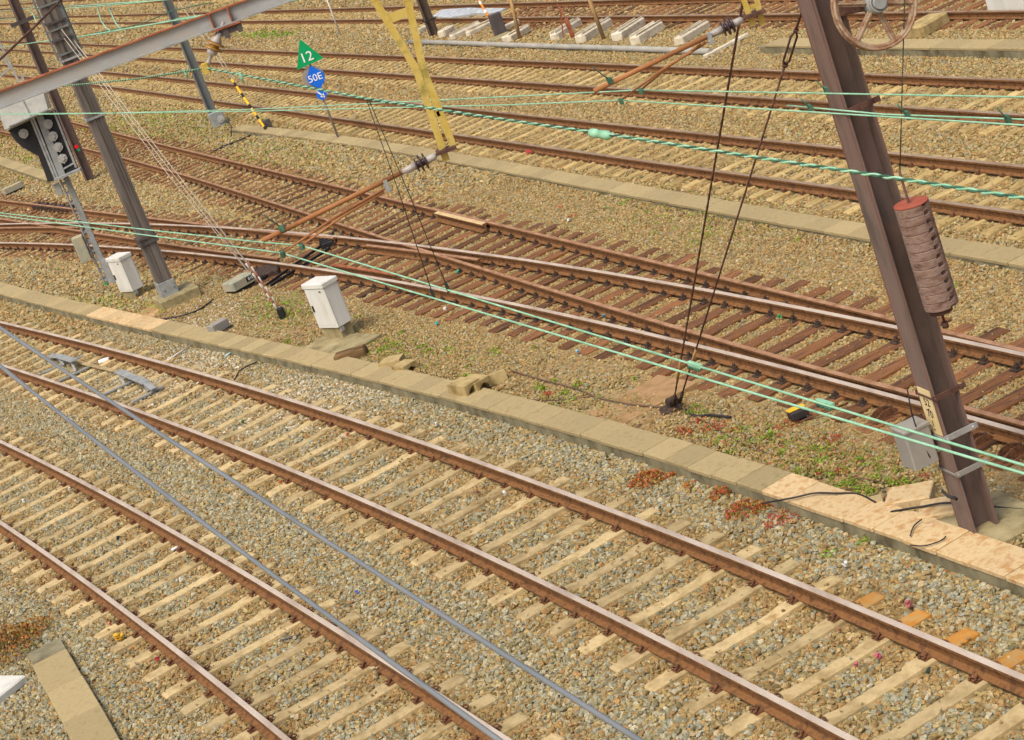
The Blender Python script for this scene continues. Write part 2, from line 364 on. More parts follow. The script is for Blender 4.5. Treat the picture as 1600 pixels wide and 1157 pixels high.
P_slo = proto(concrete_sleeper(2.5, .23), 'sleeper', M['concrete']); P_slo.data.materials.append(mat('stained_sleeper_end', [(168, 112, 46), (186, 132, 60), (176, 146, 96)], 5, .9, bump=.4, rand=.2))
for p_ in P_slo.data.polygons:
    if p_.center.x > .98: p_.material_index = 1
P_slf = proto(concrete_sleeper(2.5, .25), 'sleeper', M['concrete_far'])
def clip_mb():
    mb = MB(); mb.box(-.16, .16, -.06, .06, -.2, -.1735)
    for s in (-1, 1):
        a = s*.10
        mb.box(a-.035, a+.035, -.055, .055, -.18, -.158)
        pts = [(a + s*.045 + .028*math.cos(t), .035*math.sin(t)*1.2, -.142) for t in np.linspace(-2.4, 2.4, 9)]
        mb.tube(pts, .011, 6); mb.disc((a, 0, -.14), (0, 0, 1), .02, .05, 6)
    return mb
P_clip = proto(clip_mb(), 'rail_clip', M['clip'])
def chair_mb():
    mb = MB(); mb.box(-.17, .17, -.07, .07, -.19, -.168)
    for s in (-1, 1):
        mb.box(s*.1-.03, s*.1+.03, -.045, .045, -.172, -.13); mb.disc((s*.1, 0, -.115), (0, 0, 1), .024, .05, 6)
    return mb
P_chair = proto(chair_mb(), 'rail_chair', M['clip_dark'])
def brace_mb():                    # curved fins outside the rail
    mb = MB()
    for yy in (-.075, .075):
        pts = [(-.05 - .17*(1-math.cos(t)), yy, -.175 + .105*math.sin(t)) for t in np.linspace(0, PI, 11)]
        mb.prism(pts, (0, .009, 0))
    mb.box(-.42, -.05, -.095, .095, -.188, -.168)
    for yy in (-.03, .04): mb.disc((-.2, yy, -.15), (0, 0, 1), .016, .05, 6)
    return mb
P_brace = proto(brace_mb(), 'rail_brace', M['clip'])

P_tsl = proto((lambda q: q.box(-1.3, 1.3, -.14, .14, -.34, -.178, bev=.012))(MB()), 'sleeper', M['timber'])
SLEEPERS = []      # (line, [along], halfwidth, halflen) for keeping stones off
def plain_track(ln, y0, y1, sp, label, head, near, P=P_sl, clips=True, jit=.012, z=0.0, P2=None, n2=62):
    root = thing('railway_track', (float(ln.x(y0)), y0, z-.25), label, 'railway track')
    for d in (.7525, -.7525):
        xy = [ln.off(y, d) for y in ysamp(y0, y1)]; rail('rail', xy, root, head, z)
    s0, s1 = np.interp([y0, y1], ln.Y, ln.S); ss = np.arange(s0 + .3, s1, sp); far = MB()
    for i, s in enumerate(ss):
        y = float(np.interp(s, ln.S, ln.Y)); tx, ty = ln.tan(y); x = float(ln.x(y)); rz = math.atan2(-tx, ty) + random.uniform(-jit, jit)
        dz = random.uniform(-.010, .004)
        if i < near:
            o = child_copy(P2 if (P2 and i < n2) else P, root, Vector((x, y, z+dz)) - root.location, rz)
            if clips and i < 60:
                for d in (.7525, -.7525): child_copy(P_clip if P is P_sl else P_clip, o, (d, 0, -dz), 0)
        else:
            f = frame((x, y, z+dz), rz)
            far.add([f @ v.co for v in P.data.vertices], [tuple(p.vertices) for p in P.data.polygons])
    if far.v: tag(far.build('sleeper', P.data.materials[0], root), kind='stuff')
    SLEEPERS.append((ln, ss, .125, 1.25)); return root
plain_track(T1, 10, 62, .75, 'shiny railed track in the bottom left corner on tan concrete sleepers', M['rail_head'], 100)
plain_track(T2, 9, 66, .75, 'long curving track below the concrete troughing, crossing the frame from left edge to bottom right', M['rail_head'], 100, P2=P_slo, n2=13)
plain_track(T4, 20, 150, .65, 'track running just above the middle concrete troughing, behind the sign post', M['rail_far'], 100, P_slf)
plain_track(T5, 26, 215, .65, 'second farthest clear track, below the row of pale concrete blocks', M['rail_far'], 100, P_slf)
plain_track(T6, 34, 260, .62, 'farthest full track along the top edge, above the row of pale blocks', M['rail_far'], 100, P_slf, clips=False, P2=P_tsl)
T7 = Line(np.c_[T6.off(np.arange(40., 280, 10), 4.3)], 3, 30, 310)
plain_track(T7, 60, 270, .62, 'partly seen track cut off by the top left edge', M['rail_far'], 60, P_slf, clips=False)

# ---- the junction: two turnouts on timber
jr = thing('railway_junction', (float(X_.x(14)), 14, -.25), 'rusty junction of merging tracks on dark wooden sleepers across the middle', 'railway junction')
cr = lambda y: X_.off(y, .7525); br = lambda y: X_.off(y, -.7525)
Ys = ysamp(14, 88)
rail('rail', [cr(y) for y in Ys], jr, M['rail_head']); rail('rail', [br(y) for y in Ys], jr, M['rail_head'])
def clipped(line_xy, limit, lo, hi):       # keep a blade clear of its stock rail
    return [p for p in line_xy if limit(p)]
ys = np.concatenate([np.arange(14, 60, .5), np.arange(60, 112, 2.)])
ddu = [(max(float(DU.x(y)), float(cr(y)[0])+.085), y) for y in ys if y > 19]
rail('rail', ddu, jr, M['rail_dull'], -.003)
ddl = [(max(float(DL.x(y)), float(br(y)[0])+.085), y) for y in ys if y > 17.5]
rail('rail', ddl, jr, M['rail_dull'], -.003)
ey = [y for y in ys if 43 < y < 95]
rail('rail', [(max(EF.off(y, .7525)[0], float(cr(y)[0])+.085), y) for y in ey], jr, M['rail_dull'], -.0045)
rail('rail', [(max(EF.off(y, -.7525)[0], float(br(y)[0])+.085), y) for y in ey if y > 42.5], jr, M['rail_dull'], -.0045)
def checkrail(pa, pb, off, line):
    a, b = G(*pa), G(*pb); yy = np.linspace(b.y, a.y, 12)
    return [(float(line.x(y)) + off, y) for y in yy]
ck = rail('check_rail', checkrail((690, 329), (757, 350), -.12, DU), jr, M['kerb_orange'], .01, 1.6)
tag(ck, 'pale rusty check rail plate beside the far rail')
yb = np.linspace(G(606, 434).y, G(510, 416).y, 12); rail('check_rail', [(br(y)[0] + .13, y) for y in yb], jr, M['rust'], .002)
yb = np.linspace(G(760, 400).y, G(600, 372).y, 14); rail('wing_rail', [(cr(y)[0] - .11, y) for y in yb], jr, M['rail_dull'], -.006)
yb = np.linspace(G(20, 345).y, G(130, 352).y, 12); rail('wing_rail', [(cr(y)[0] - .12, y) for y in yb], jr, M['rail_dull'], -.006)

tim = []
s0, s1 = np.interp([14.5, 88], X_.Y, X_.S)
for s in np.arange(s0, s1, .632):
    y = float(np.interp(s, X_.S, X_.Y)); tx, ty = X_.tan(y); x = float(X_.x(y))
    # right end reaches past whichever rail is outermost and still near
    hi = .7525
    for L_, far in ((DU, 50.),):
        yy = y
        for _ in range(5): d = (float(L_.x(yy)) - x)*ty - (yy - y)*tx; yy = y - d*tx
        if y < 47: hi = max(hi, d)
    if y > 44.5:
        yy = y
        for _ in range(5):
            ex, e2 = EF.off(yy, .7525); d = (float(ex) - x)*ty - (float(e2) - y)*tx; yy = y - d*tx
        if y < 74: hi = max(hi, d)
    lo = -.7525 - .62 + random.uniform(-.12, .1); hi = hi + .6 + random.uniform(-.12, .12)
    tim.append((x, y, tx, ty, lo, hi, 0))
for yy in np.arange(48.2, 108, .66):       # the rusty track's own sleepers beyond the crossing
    xm = (float(DU.x(yy)) + float(DL.x(yy)))/2; t = float(np.interp(yy, DU.Y, DU.T)); n = math.hypot(1, t)
    tim.append((xm, yy, t/n, 1/n, -1.3 + random.uniform(-.08, .08), 1.3 + random.uniform(-.08, .08), 1))
tim.sort(key=lambda t: t[1]); farT = MB(); P_tim = {}
def timber_mb(L, w=.285):
    mb = MB(); mb.box(-L/2, L/2, -w/2, w/2, -.36, -.178, bev=.012); return mb
for i, (x, y, tx, ty, lo, hi, kind) in enumerate(tim):
    L = round((hi - lo)*5)/5; key = L
    rz = math.atan2(-tx, ty) + random.uniform(-.02, .02); c = (lo + hi)/2
    p = Vector((x + c*ty, y - c*tx, random.uniform(-.015, .003)))
    if i < 100:
        if key not in P_tim: P_tim[key] = proto(timber_mb(L), 'sleeper', M['timber'])
        o = child_copy(P_tim[key], jr, p - jr.location, rz)
        if y < 62:
            for fn in ((cr, br, lambda q: (float(DU.x(q)), q), lambda q: (float(DL.x(q)), q)) if kind == 0 else (lambda q: (float(DU.x(q)), q), lambda q: (float(DL.x(q)), q))):
                yy = y
                for _ in range(5):
                    rx, ry = fn(yy); a = (rx - p.x)*ty - (ry - p.y)*tx; yy = p.y - a*tx
                if abs(a) < L/2 - .1:
                    child_copy(P_chair, o, (a, 0, -p.z), 0)
                    if fn is br and y < 23: child_copy(P_brace, o, (a, 0, -p.z), 0)
    else:
        f = frame(p, rz); farT.fr = f; farT.box(-L/2, L/2, -.12, .12, -.36, -.178)
farT.fr = None
tag(farT.build('sleeper', M['timber'], jr), kind='stuff')
# point machine gear among the timbers
mb = MB(); a = G(511, 377, -.1); mb.box(a.x-.14, a.x+.16, a.y-.35, a.y+.35, -.18, -.05, bev=.03)
for k in range(4): mb.box(a.x-.17, a.x+.19, a.y-.3+k*.2, a.y-.24+k*.2, -.175, -.03)
mb.build('switch_lock_box', M['black'], jr)
for (px, py, qx, qy) in ((413, 437, 505, 372), (420, 438, 512, 380), (404, 428, 440, 408)):
    p, q_ = G(px, py), G(qx, qy); mb = MB(); mb.bar((p.x, p.y, -.13), (q_.x, q_.y, -.13), .06, .05); mb.build('switch_rod', M['black'], jr)
mb = MB(); a = G(421, 424, -.15); mb.box(a.x-.3, a.x+.25, a.y-.45, a.y+.4, -.18, -.06, bev=.03); mb.build('switch_lock_box', M['clip_dark'], jr)
mb = MB()
for (px, py, qx, qy) in ((60, 316, 112, 321),):
    a, b = G(px, py), G(qx, qy)
    for k in range(9): p = a.lerp(b, k/8); mb.box(p.x-.22, p.x+.02, p.y-.25, p.y+.25, -.18, -.02 - .02*(k % 2))
mb.build('slide_plate', M['clip_dark'], jr)

# ------------------------------------------------------------------ cable troughing (low concrete kerbs)
def trough(ln, y0, y1, w, ztop, zlow, label, orange=lambda y: False, lidlen=.6, maxlid=100, wl=0.0):
    root = thing('cable_trough', (float(ln.x(y0)), y0, zlow), label, 'cable trough')
    mb = MB(); Y = np.arange(y0, y1, .6); prev = None; vs, fs = [], []
    for y in Y:
        tx, ty = ln.tan(y); x = float(ln.x(y))
        for a, z in ((.01, zlow), (.01, ztop-.055), (w-.01, ztop-.055), (w-.01, zlow)): vs.append((x + a*ty, y - a*tx, z))
    for i in range(len(Y)-1):
        for k in range(3): fs.append((i*4+k, i*4+k+1, (i+1)*4+k+1, (i+1)*4+k))
    fs += [(0, 1, 2, 3)[::-1], tuple(len(vs)-4+k for k in range(4))]
    mb.add(vs, [tuple(reversed(f)) for f in fs]); mb.build('trough_body', M['kerb_body'], root)
    sa, sb = np.interp([y0, y1], ln.Y, ln.S); far = MB(); P = {}
    for i, s in enumerate(np.arange(sa + lidlen/2, sb - lidlen/2, lidlen)):
        y = float(np.interp(s, ln.S, ln.Y)); tx, ty = ln.tan(y); m = 'kerb_orange' if orange(y) else 'kerb'
        p = Vector((float(ln.x(y)) + w/2*ty + random.uniform(-.008, .008), y - w/2*tx, ztop - .055 + random.uniform(0, .008))); rz = math.atan2(-tx, ty) + random.uniform(-.012, .012)
        if i < maxlid:
            if m not in P:
                q = MB(); q.box(-w/2-wl, w/2, -lidlen/2+.007, lidlen/2-.007, .001, .055, bev=.010); P[m] = proto(q, 'lid', M[m])
            child_copy(P[m], root, p - root.location, rz)
        else:
            far.fr = frame(p, rz); far.box(-w/2, w/2, -lidlen/2+.004, lidlen/2-.004, .001, .055)
    far.fr = None
    if far.v: tag(far.build('lid', M['kerb'], root), kind='stuff')
    return root
trough(K1, 9, 62, .48, -.03, -.4, 'long concrete cable trough below the white cabinets, its right end stained orange', lambda y: y < 21.3 or 41.2 < y < 45.2, .55, 100)
trough(K2, 20, 67, .44, -.05, -.4, 'concrete cable trough in the middle distance behind the left yellow post end', lidlen=.7)
k3 = np.array([tuple(G(a, b))[:2] for a, b in ((1175, 71), (1350, 73), (1599, 77))]); K3 = Line(k3, 1, 25, 60)
trough(K3, 30, float(k3[0, 1]), .5, .0, -.4, 'pale concrete cable trough behind the big pulley wheel at top right', lidlen=1.0)
k5 = np.array([tuple(G(a, b))[:2] for a, b in ((-60, 238), (0, 252), (68, 280))]); K5 = Line(k5, 1, 50, 110)
trough(K5, float(k5[2, 1]), 95, .5, -.06, -.4, 'weathered concrete cable trough behind the signal at the left edge', lidlen=1.0)
k6 = np.array([tuple(G(a, b, -.1))[:2] for a, b in ((30, 1000), (72, 1080), (112, 1160))])
K6 = Line(k6, 1, 8, 40)
trough(K6, 12, float(G(38, 1002).y), .5, -.1, -.4, 'broad pale concrete trough in the bottom left corner beside a dry shrub', lambda y: False, 1.2)
# pale duct lying beyond track five
mb = MB(); pp = [G(a, b, -.12) for a, b in ((640, 66), (700, 67), (800, 71), (900, 74), (1000, 77), (1110, 81))]
mb.tube(pp, .09, 8); tag(mb.build('cable_duct', M['pipe']), 'pale grey round duct lying on gravel between the pale blocks and the second farthest track', 'duct')

# ------------------------------------------------------------------ ground sheet
xs = np.concatenate([[-3000, -1200, -500, -200, -120, -80], np.arange(-60, 30, .5), [40, 70, 120, 300, 900, 3000]])
yv = np.concatenate([[-400, -60, -10], np.arange(0, 110, .5), np.arange(112, 200, 4), [230, 280, 400, 900, 2500, 5000]])
def sstep(a, b, t): t = np.clip((t-a)/(b-a), 0, 1); return t*t*(3-2*t)
def noise2(x, y, sc, seed=0):
    r = np.random.default_rng(seed); o = np.zeros_like(x)
    for _ in range(10):
        a = r.uniform(0, 2*PI); f = sc*r.uniform(.5, 1.8); o += np.sin(x*math.cos(a)*f + y*math.sin(a)*f + r.uniform(0, 6.3))
    return o/10*1.6
def gz(x, y):
    k1 = np.interp(y, K1.Y, K1.X); t1, s = None, None
    z = np.full_like(x, -.232)
    d = x - k1 - .52                                       # behind the trough the ground is made up
    rail_x = np.interp(y, X_.Y, X_.X) - 1.3
    up = sstep(0, .1, d)*(1 - sstep(.35, 1.0, d/np.maximum(rail_x - k1 - .5, .6)))
    up = np.where((y > 8) & (y < 64), up, 0)
    z = z + .11*up
    k2 = np.interp(y, K2.Y, K2.X); d2 = k2 - x
    z = z + .08*np.where((y > 18) & (y < 62), sstep(2.2, .1, d2)*(d2 > -.1), 0)*1.0
    return z + .012*noise2(x, y, 2.5, 3) + .01*noise2(x, y, 6, 5)
XX, YY = np.meshgrid(xs, yv); ZZ = gz(XX, YY)
ZZ = np.where((np.abs(XX) > 60) | (YY > 110) | (YY < 0), -.25, ZZ)
nx, ny = len(xs), len(yv)
me = bpy.data.meshes.new('ground')
idx = np.arange(nx*ny).reshape(ny, nx)
F = np.stack([idx[:-1, :-1], idx[:-1, 1:], idx[1:, 1:], idx[1:, :-1]], -1).reshape(-1, 4)
me.from_pydata(np.c_[XX.ravel(), YY.ravel(), ZZ.ravel()].tolist(), [], F.tolist())
me.polygons.foreach_set('use_smooth', [True]*len(me.polygons))
ground = bpy.data.objects.new('ground', me); COL.objects.link(ground); tag(ground, kind='structure')
gm = bpy.data.materials.new('gravel_ground'); gm.use_nodes = True; N = gm.node_tree.nodes; L = gm.node_tree.links; b = N['Principled BSDF']
b.inputs['Roughness'].default_value = .95; b.inputs['Specular IOR Level'].default_value = .15
tc = N.new('ShaderNodeTexCoord')
vo = N.new('ShaderNodeTexVoronoi'); vo.inputs['Scale'].default_value = 15; L.new(tc.outputs['Object'], vo.inputs['Vector'])
sp = N.new('ShaderNodeSeparateColor'); L.new(vo.outputs['Color'], sp.inputs[0])
rp = N.new('ShaderNodeValToRGB'); e = rp.color_ramp.elements
cols = [(92, 76, 52), (120, 100, 66), (140, 118, 80), (156, 136, 94), (140, 134, 112), (160, 114, 70), (178, 160, 122)]
while len(e) < len(cols): e.new(.5)
for i, c in enumerate(cols): e[i].position = i/(len(cols)-1); e[i].color = (*lin(c), 1)
L.new(sp.outputs[0], rp.inputs[0])
nz = N.new('ShaderNodeTexNoise'); nz.inputs['Scale'].default_value = .35; nz.inputs['Detail'].default_value = 8; L.new(tc.outputs['Object'], nz.inputs['Vector'])
r2 = N.new('ShaderNodeValToRGB'); e = r2.color_ramp.elements; e[0].position = .38; e[1].position = .62; e[0].color = (*lin((150, 118, 74)), 1); e[1].color = (*lin((160, 146, 104)), 1)
L.new(nz.outputs['Fac'], r2.inputs[0])
mx = N.new('ShaderNodeMix'); mx.data_type = 'RGBA'; mx.inputs['Factor'].default_value = .5
L.new(rp.outputs[0], mx.inputs[6]); L.new(r2.outputs[0], mx.inputs[7])
L.new(mx.outputs[2], b.inputs['Base Color'])
bp = N.new('ShaderNodeBump'); bp.inputs['Strength'].default_value = .9; bp.inputs['Distance'].default_value = .03; bp.invert = True
L.new(vo.outputs['Distance'], bp.inputs['Height']); L.new(bp.outputs[0], b.inputs['Normal'])
me.materials.append(gm)

# ------------------------------------------------------------------ stones
def in_view(x, y, z, mg=110):
    X, Y, dep = proj(np.c_[x, y, z]); return (X > -mg) & (X < 1600+mg) & (Y > -mg) & (Y < 1157+mg) & (dep > 1)
pal = {k: np.array([lin(c) for c in v]) for k, v in dict(
    grey=[(128, 134, 124), (150, 154, 140), (140, 148, 144), (112, 114, 102), (168, 166, 146), (150, 136, 98), (172, 152, 102), (184, 180, 160), (94, 92, 78), (156, 118, 72)],
    tan=[(158, 134, 90), (176, 150, 102), (142, 114, 70), (190, 168, 120), (128, 98, 56), (150, 140, 116), (168, 118, 70), (108, 90, 60), (184, 160, 130), (140, 136, 120)],
    rusty=[(142, 104, 60), (160, 120, 70), (122, 86, 48), (172, 136, 86), (104, 76, 46), (150, 104, 64), (166, 148, 108), (132, 108, 72)],
    mix=[(164, 142, 88), (150, 128, 76), (178, 156, 102), (170, 124, 74), (148, 144, 112), (126, 108, 66), (192, 172, 124), (176, 134, 84), (118, 98, 60)],
    white=[(206, 200, 184), (220, 214, 200), (186, 178, 160), (160, 142, 112), (196, 184, 166)]).items()}
def pick(w, n):          # w: dict palette -> weight arrays
    ks = list(w); Wt = np.stack([np.broadcast_to(w[k], (n,)) for k in ks], 1); Wt = Wt/Wt.sum(1, keepdims=True); c = Wt.cumsum(1)
    u = rng.random((n, 1)); ch = (u > c).sum(1); out = np.zeros((n, 3))
    for i, k in enumerate(ks):
        m = ch == i; out[m] = pal[k][rng.integers(0, len(pal[k]), m.sum())]
    mean = np.array(lin((154, 142, 98))); out = out*.62 + mean*.38
    return out*rng.uniform(.86, 1.14, (n, 1))*1.0
LOC = [T1, T2, X_, T4, T5, T6]
def scatter(x0, x1, y0, y1, dens, rad):
    # restrict to the visible wedge row by row
    P = []
    for ya in np.arange(y0, y1, 2.0):
        yb = min(ya + 2.0, y1); c = []
        for yy in (ya, yb):
            xx = np.arange(x0, x1, .5); m = in_view(xx, np.full_like(xx, yy), np.full_like(xx, -.2)); c += list(xx[m])
        if not c: continue
        a, b = min(c) - .7, max(c) + .7; n = int((b-a)*(yb-ya)*dens)
        P.append(np.c_[rng.uniform(a, b, n), rng.uniform(ya, yb, n)])
    P = np.vstack(P); return P[in_view(P[:, 0], P[:, 1], np.full(len(P), -.2))]
def near_sleeper(x, y):
    bad = np.zeros(len(x), bool); onS = np.zeros(len(x), bool); dr = np.full(len(x), 9.)
    for ln, ss, hw, hl in SLEEPERS:
        s, t = ln.local(x, y); ok = (y > ln.Y[0]) & (y < ln.Y[-1])
        dr = np.where(ok, np.minimum(dr, np.abs(np.abs(t) - .7525)), dr)
        bad |= ok & (np.abs(np.abs(t) - .7525) < .085)
        i = np.clip(np.searchsorted(ss, s), 1, len(ss)-1); ds = np.minimum(np.abs(s - ss[i]), np.abs(s - ss[i-1]))
        onS |= ok & (ds < hw + .004) & (np.abs(t) < hl - .02)
    for ln in (DU, DL):
        dx = np.abs(x - np.interp(y, ln.Y, ln.X)); bad |= (dx < .085) & (y < 110); dr = np.minimum(dr, dx)
    s, t = X_.local(x, y); d = np.abs(np.abs(t) - .7525); ok = y < 88; bad |= ok & (d < .085); dr = np.where(ok, np.minimum(dr, d), dr)
    s, t = EF.local(x, y); d = np.abs(np.abs(t) - .7525); ok = (y > 44) & (y < 95); bad |= ok & (d < .085)
    return bad, onS, dr
TIMB = np.array([(t[0], t[1], t[2], t[3], t[4], t[5]) for t in tim])
def on_timber(x, y):
    on = np.zeros(len(x), bool)
    o = np.argsort(y); ysrt = y[o]
    for tx_, ty_, a, b_, lo, hi in TIMB:
        i0, i1 = np.searchsorted(ysrt, [ty_ - 4.0, ty_ + 4.0]); ix = o[i0:i1]
        dx, dy = x[ix] - tx_, y[ix] - ty_
        al = dx*a + dy*b_; ac = dx*b_ - dy*a
        on[ix] |= (np.abs(al) < .135) & (ac > lo) & (ac < hi)
    return on
def stones(name, P, rad, z_embed, w_fn, label, keep_sleeper=.022, flat=.62, extra=None):
    x, y = P[:, 0], P[:, 1]; bad, onS, dr = near_sleeper(x, y); ont = on_timber(x, y)
    k1 = np.interp(y, K1.Y, K1.X); k2 = np.interp(y, K2.Y, K2.X)
    bad |= ((x > k1 - .01) & (x < k1 + .53*1.12) & (y < 62)) | ((x > k2 - .01) & (x < k2 + .56) & (y < 60))
    sel = ~bad & ~((onS | ont) & (rng.random(len(x)) > keep_sleeper))
    if extra is not None: sel &= extra(x, y)
    x, y, dr, onS, ont = x[sel], y[sel], dr[sel], onS[sel], ont[sel]; n = len(x)
    r = rad*np.clip(y/75, 1, 2.2)*rng.uniform(.55, 1.35, n)*np.where(onS | ont, .55, 1)
    sc = np.stack([r*rng.uniform(.75, 1.25, n), r*rng.uniform(.75, 1.25, n), r*rng.uniform(flat-.15, flat+.25, n)], 1)
    z = gz(x, y) + r*z_embed*rng.uniform(-.4, 1.6, n); z = np.where(onS | ont, np.maximum(z, -.17), z)
    rot = np.stack([rng.normal(0, .5, n), rng.normal(0, .5, n), rng.uniform(0, 6.283, n)], 1)
    colr = pick(w_fn(x, y, dr), n)
    me = bpy.data.meshes.new(name); me.vertices.add(n); me.vertices.foreach_set('co', np.c_[x, y, z].ravel())
    for nm, a in (('rot', rot), ('scl', sc), ('tone', colr)):
        at = me.attributes.new(nm, 'FLOAT_VECTOR', 'POINT'); at.data.foreach_set('vector', a.astype(np.float32).ravel())
    me.update(); o = bpy.data.objects.new(name, me); COL.objects.link(o); tag(o, label, 'gravel', kind='stuff')
    md = o.modifiers.new('stones', 'NODES'); md.node_group = STONE_NG; print('stones', name, n); return o
def stone_group():
    sm = bpy.data.materials.new('stone'); sm.use_nodes = True; N = sm.node_tree.nodes; L = sm.node_tree.links; b = N['Principled BSDF']
    b.inputs['Roughness'].default_value = .92; b.inputs['Specular IOR Level'].default_value = .2
    at = N.new('ShaderNodeAttribute'); at.attribute_type = 'INSTANCER'; at.attribute_name = 'tone'
    tcc = N.new('ShaderNodeTexCoord'); nzz = N.new('ShaderNodeTexNoise'); nzz.inputs['Scale'].default_value = 1.6; nzz.inputs['Detail'].default_value = 3
    L.new(tcc.outputs['Object'], nzz.inputs['Vector'])
    mr = N.new('ShaderNodeMapRange'); mr.inputs['From Min'].default_value = .3; mr.inputs['From Max'].default_value = .7; mr.inputs['To Min'].default_value = .8; mr.inputs['To Max'].default_value = 1.18
    L.new(nzz.outputs['Fac'], mr.inputs['Value'])
    vm = N.new('ShaderNodeVectorMath'); vm.operation = 'SCALE'; L.new(at.outputs['Vector'], vm.inputs[0]); L.new(mr.outputs[0], vm.inputs[3])
    L.new(vm.outputs[0], b.inputs['Base Color'])
    ng = bpy.data.node_groups.new('stones', 'GeometryNodeTree')
    ng.interface.new_socket('Geometry', in_out='INPUT', socket_type='NodeSocketGeometry'); ng.interface.new_socket('Geometry', in_out='OUTPUT', socket_type='NodeSocketGeometry')
    N = ng.nodes; L = ng.links; gi = N.new('NodeGroupInput'); go = N.new('NodeGroupOutput')
    jn = N.new('GeometryNodeJoinGeometry')
    for k in range(6):
        ic = N.new('GeometryNodeMeshIcoSphere'); ic.inputs['Radius'].default_value = 1; ic.inputs['Subdivisions'].default_value = 2
        no = N.new('ShaderNodeTexNoise'); no.noise_dimensions = '4D'; no.inputs['W'].default_value = k*7.3; no.inputs['Scale'].default_value = .85; no.inputs['Detail'].default_value = 1.5
        sb = N.new('ShaderNodeVectorMath'); sb.operation = 'SUBTRACT'; sb.inputs[1].default_value = (.5, .5, .5)
        sc = N.new('ShaderNodeVectorMath'); sc.operation = 'SCALE'; sc.inputs[3].default_value = 2.3
        L.new(no.outputs['Color'], sb.inputs[0]); L.new(sb.outputs[0], sc.inputs[0])
        st = N.new('GeometryNodeSetPosition'); L.new(ic.outputs['Mesh'], st.inputs['Geometry']); L.new(sc.outputs[0], st.inputs['Offset'])
        mt = N.new('GeometryNodeSetMaterial'); mt.inputs['Material'].default_value = sm; L.new(st.outputs[0], mt.inputs['Geometry'])
        ss_ = N.new('GeometryNodeSetShadeSmooth'); ss_.inputs['Shade Smooth'].default_value = False; L.new(mt.outputs[0], ss_.inputs['Geometry'])
        gt = N.new('GeometryNodeGeometryToInstance'); L.new(ss_.outputs[0], gt.inputs[0]); L.new(gt.outputs[0], jn.inputs[0])
    ip = N.new('GeometryNodeInstanceOnPoints'); ip.inputs['Pick Instance'].default_value = True
    L.new(gi.outputs[0], ip.inputs['Points']); L.new(jn.outputs[0], ip.inputs['Instance'])
    def attr(nm):
        a = N.new('GeometryNodeInputNamedAttribute'); a.data_type = 'FLOAT_VECTOR'; a.inputs['Name'].default_value = nm; return a.outputs['Attribute']
    er = N.new('FunctionNodeEulerToRotation'); L.new(attr('rot'), er.inputs[0]); L.new(er.outputs[0], ip.inputs['Rotation'])
    L.new(attr('scl'), ip.inputs['Scale']); L.new(ip.outputs[0], go.inputs[0])
    return ng
STONE_NG = stone_group()
def blob(x, y, px, py, r):
    g = G(px, py); return np.exp(-((x-g.x)**2 + (y-g.y)**2)/(r*r))
def w_front(x, y, dr):
    n = noise2(x, y, 1.1, 9); g = sstep(.18, .85, dr + .25*n); wh = .9*blob(x, y, 290, 560, 1.6) + .9*blob(x, y, 470, 605, 1.5) + .5*blob(x, y, 540, 600, 1)
    far = sstep(26, 42, y)
    return dict(grey=np.clip(g*(1-.6*far), 0, 1)*2.3 + .15, tan=.65 + .25*n, rusty=np.clip(1 - g*1.1, .03, 1)*1.1, white=wh*1.6)
def w_mid(x, y, dr):
    n = noise2(x, y, .9, 21); wh = 2.6*blob(x, y, 30, 292, 4.2) + 1.1*blob(x, y, 110, 440, 1.6) + .9*blob(x, y, 300, 500, 1.5)
    return dict(mix=1 + .5*n, tan=.35, rusty=np.clip(1 - dr*1.2, .05, 1)*1.1 + .5, grey=.25 + .2*noise2(x, y, 2, 4)**2, white=wh)
def w_far(x, y, dr):
    n = noise2(x, y, .5, 33); return dict(mix=.9 + .4*n, tan=.9 - .3*n, rusty=np.clip(.9 - dr, .08, 1)*.9, grey=.3*sstep(.5, 1.5, dr))
front = lambda x, y: x < np.interp(y, K1.Y, K1.X)
midb = lambda x, y: (x > np.interp(y, K1.Y, K1.X)) & (x < np.interp(y, K2.Y, K2.X))
farb = lambda x, y: x > np.interp(y, K2.Y, K2.X)
bare = lambda x, y: 1 - .85*np.clip(.75*sstep(.18, .5, noise2(x, y, 1.3, 77))*(x < np.interp(y, X_.Y, X_.X) - 1.6) + blob(x, y, 985, 610, .8)*.8 + blob(x, y, 930, 640, 1.0) + blob(x, y, 230, 490, 1.5) + blob(x, y, 460, 510, .7), 0, 1)
stones('ballast', scatter(-20, 8, 11, 44, 900, .03), .0245, .55, w_front, 'coarse grey and tan track ballast around the two nearest tracks', extra=front)
stones('fine_gravel', scatter(-20, 12, 14, 46, 780, .02), .0185, .5, w_mid, 'fine brownish gravel between the troughing and around the wooden sleepers', .035,
       extra=lambda x, y: midb(x, y) & (rng.random(len(x)) < bare(x, y)))
stones('far_gravel', scatter(-4, 20, 22, 60, 460, .03), .0255, .55, w_far, 'tan gravel around the farther tracks above the middle troughing', .03, extra=farb)
stones('distant_gravel', np.vstack([scatter(-30, 20, 44, 62, 260, .04), scatter(-40, 24, 62, 90, 120, .06), scatter(-50, 24, 90, 150, 32, .06), scatter(-60, 10, 150, 260, 12, .06)]), .04, .5, w_far, 'tan gravel fading into the upper left distance', .02,
       extra=lambda x, y: ~((y < 60) & farb(x, y)))

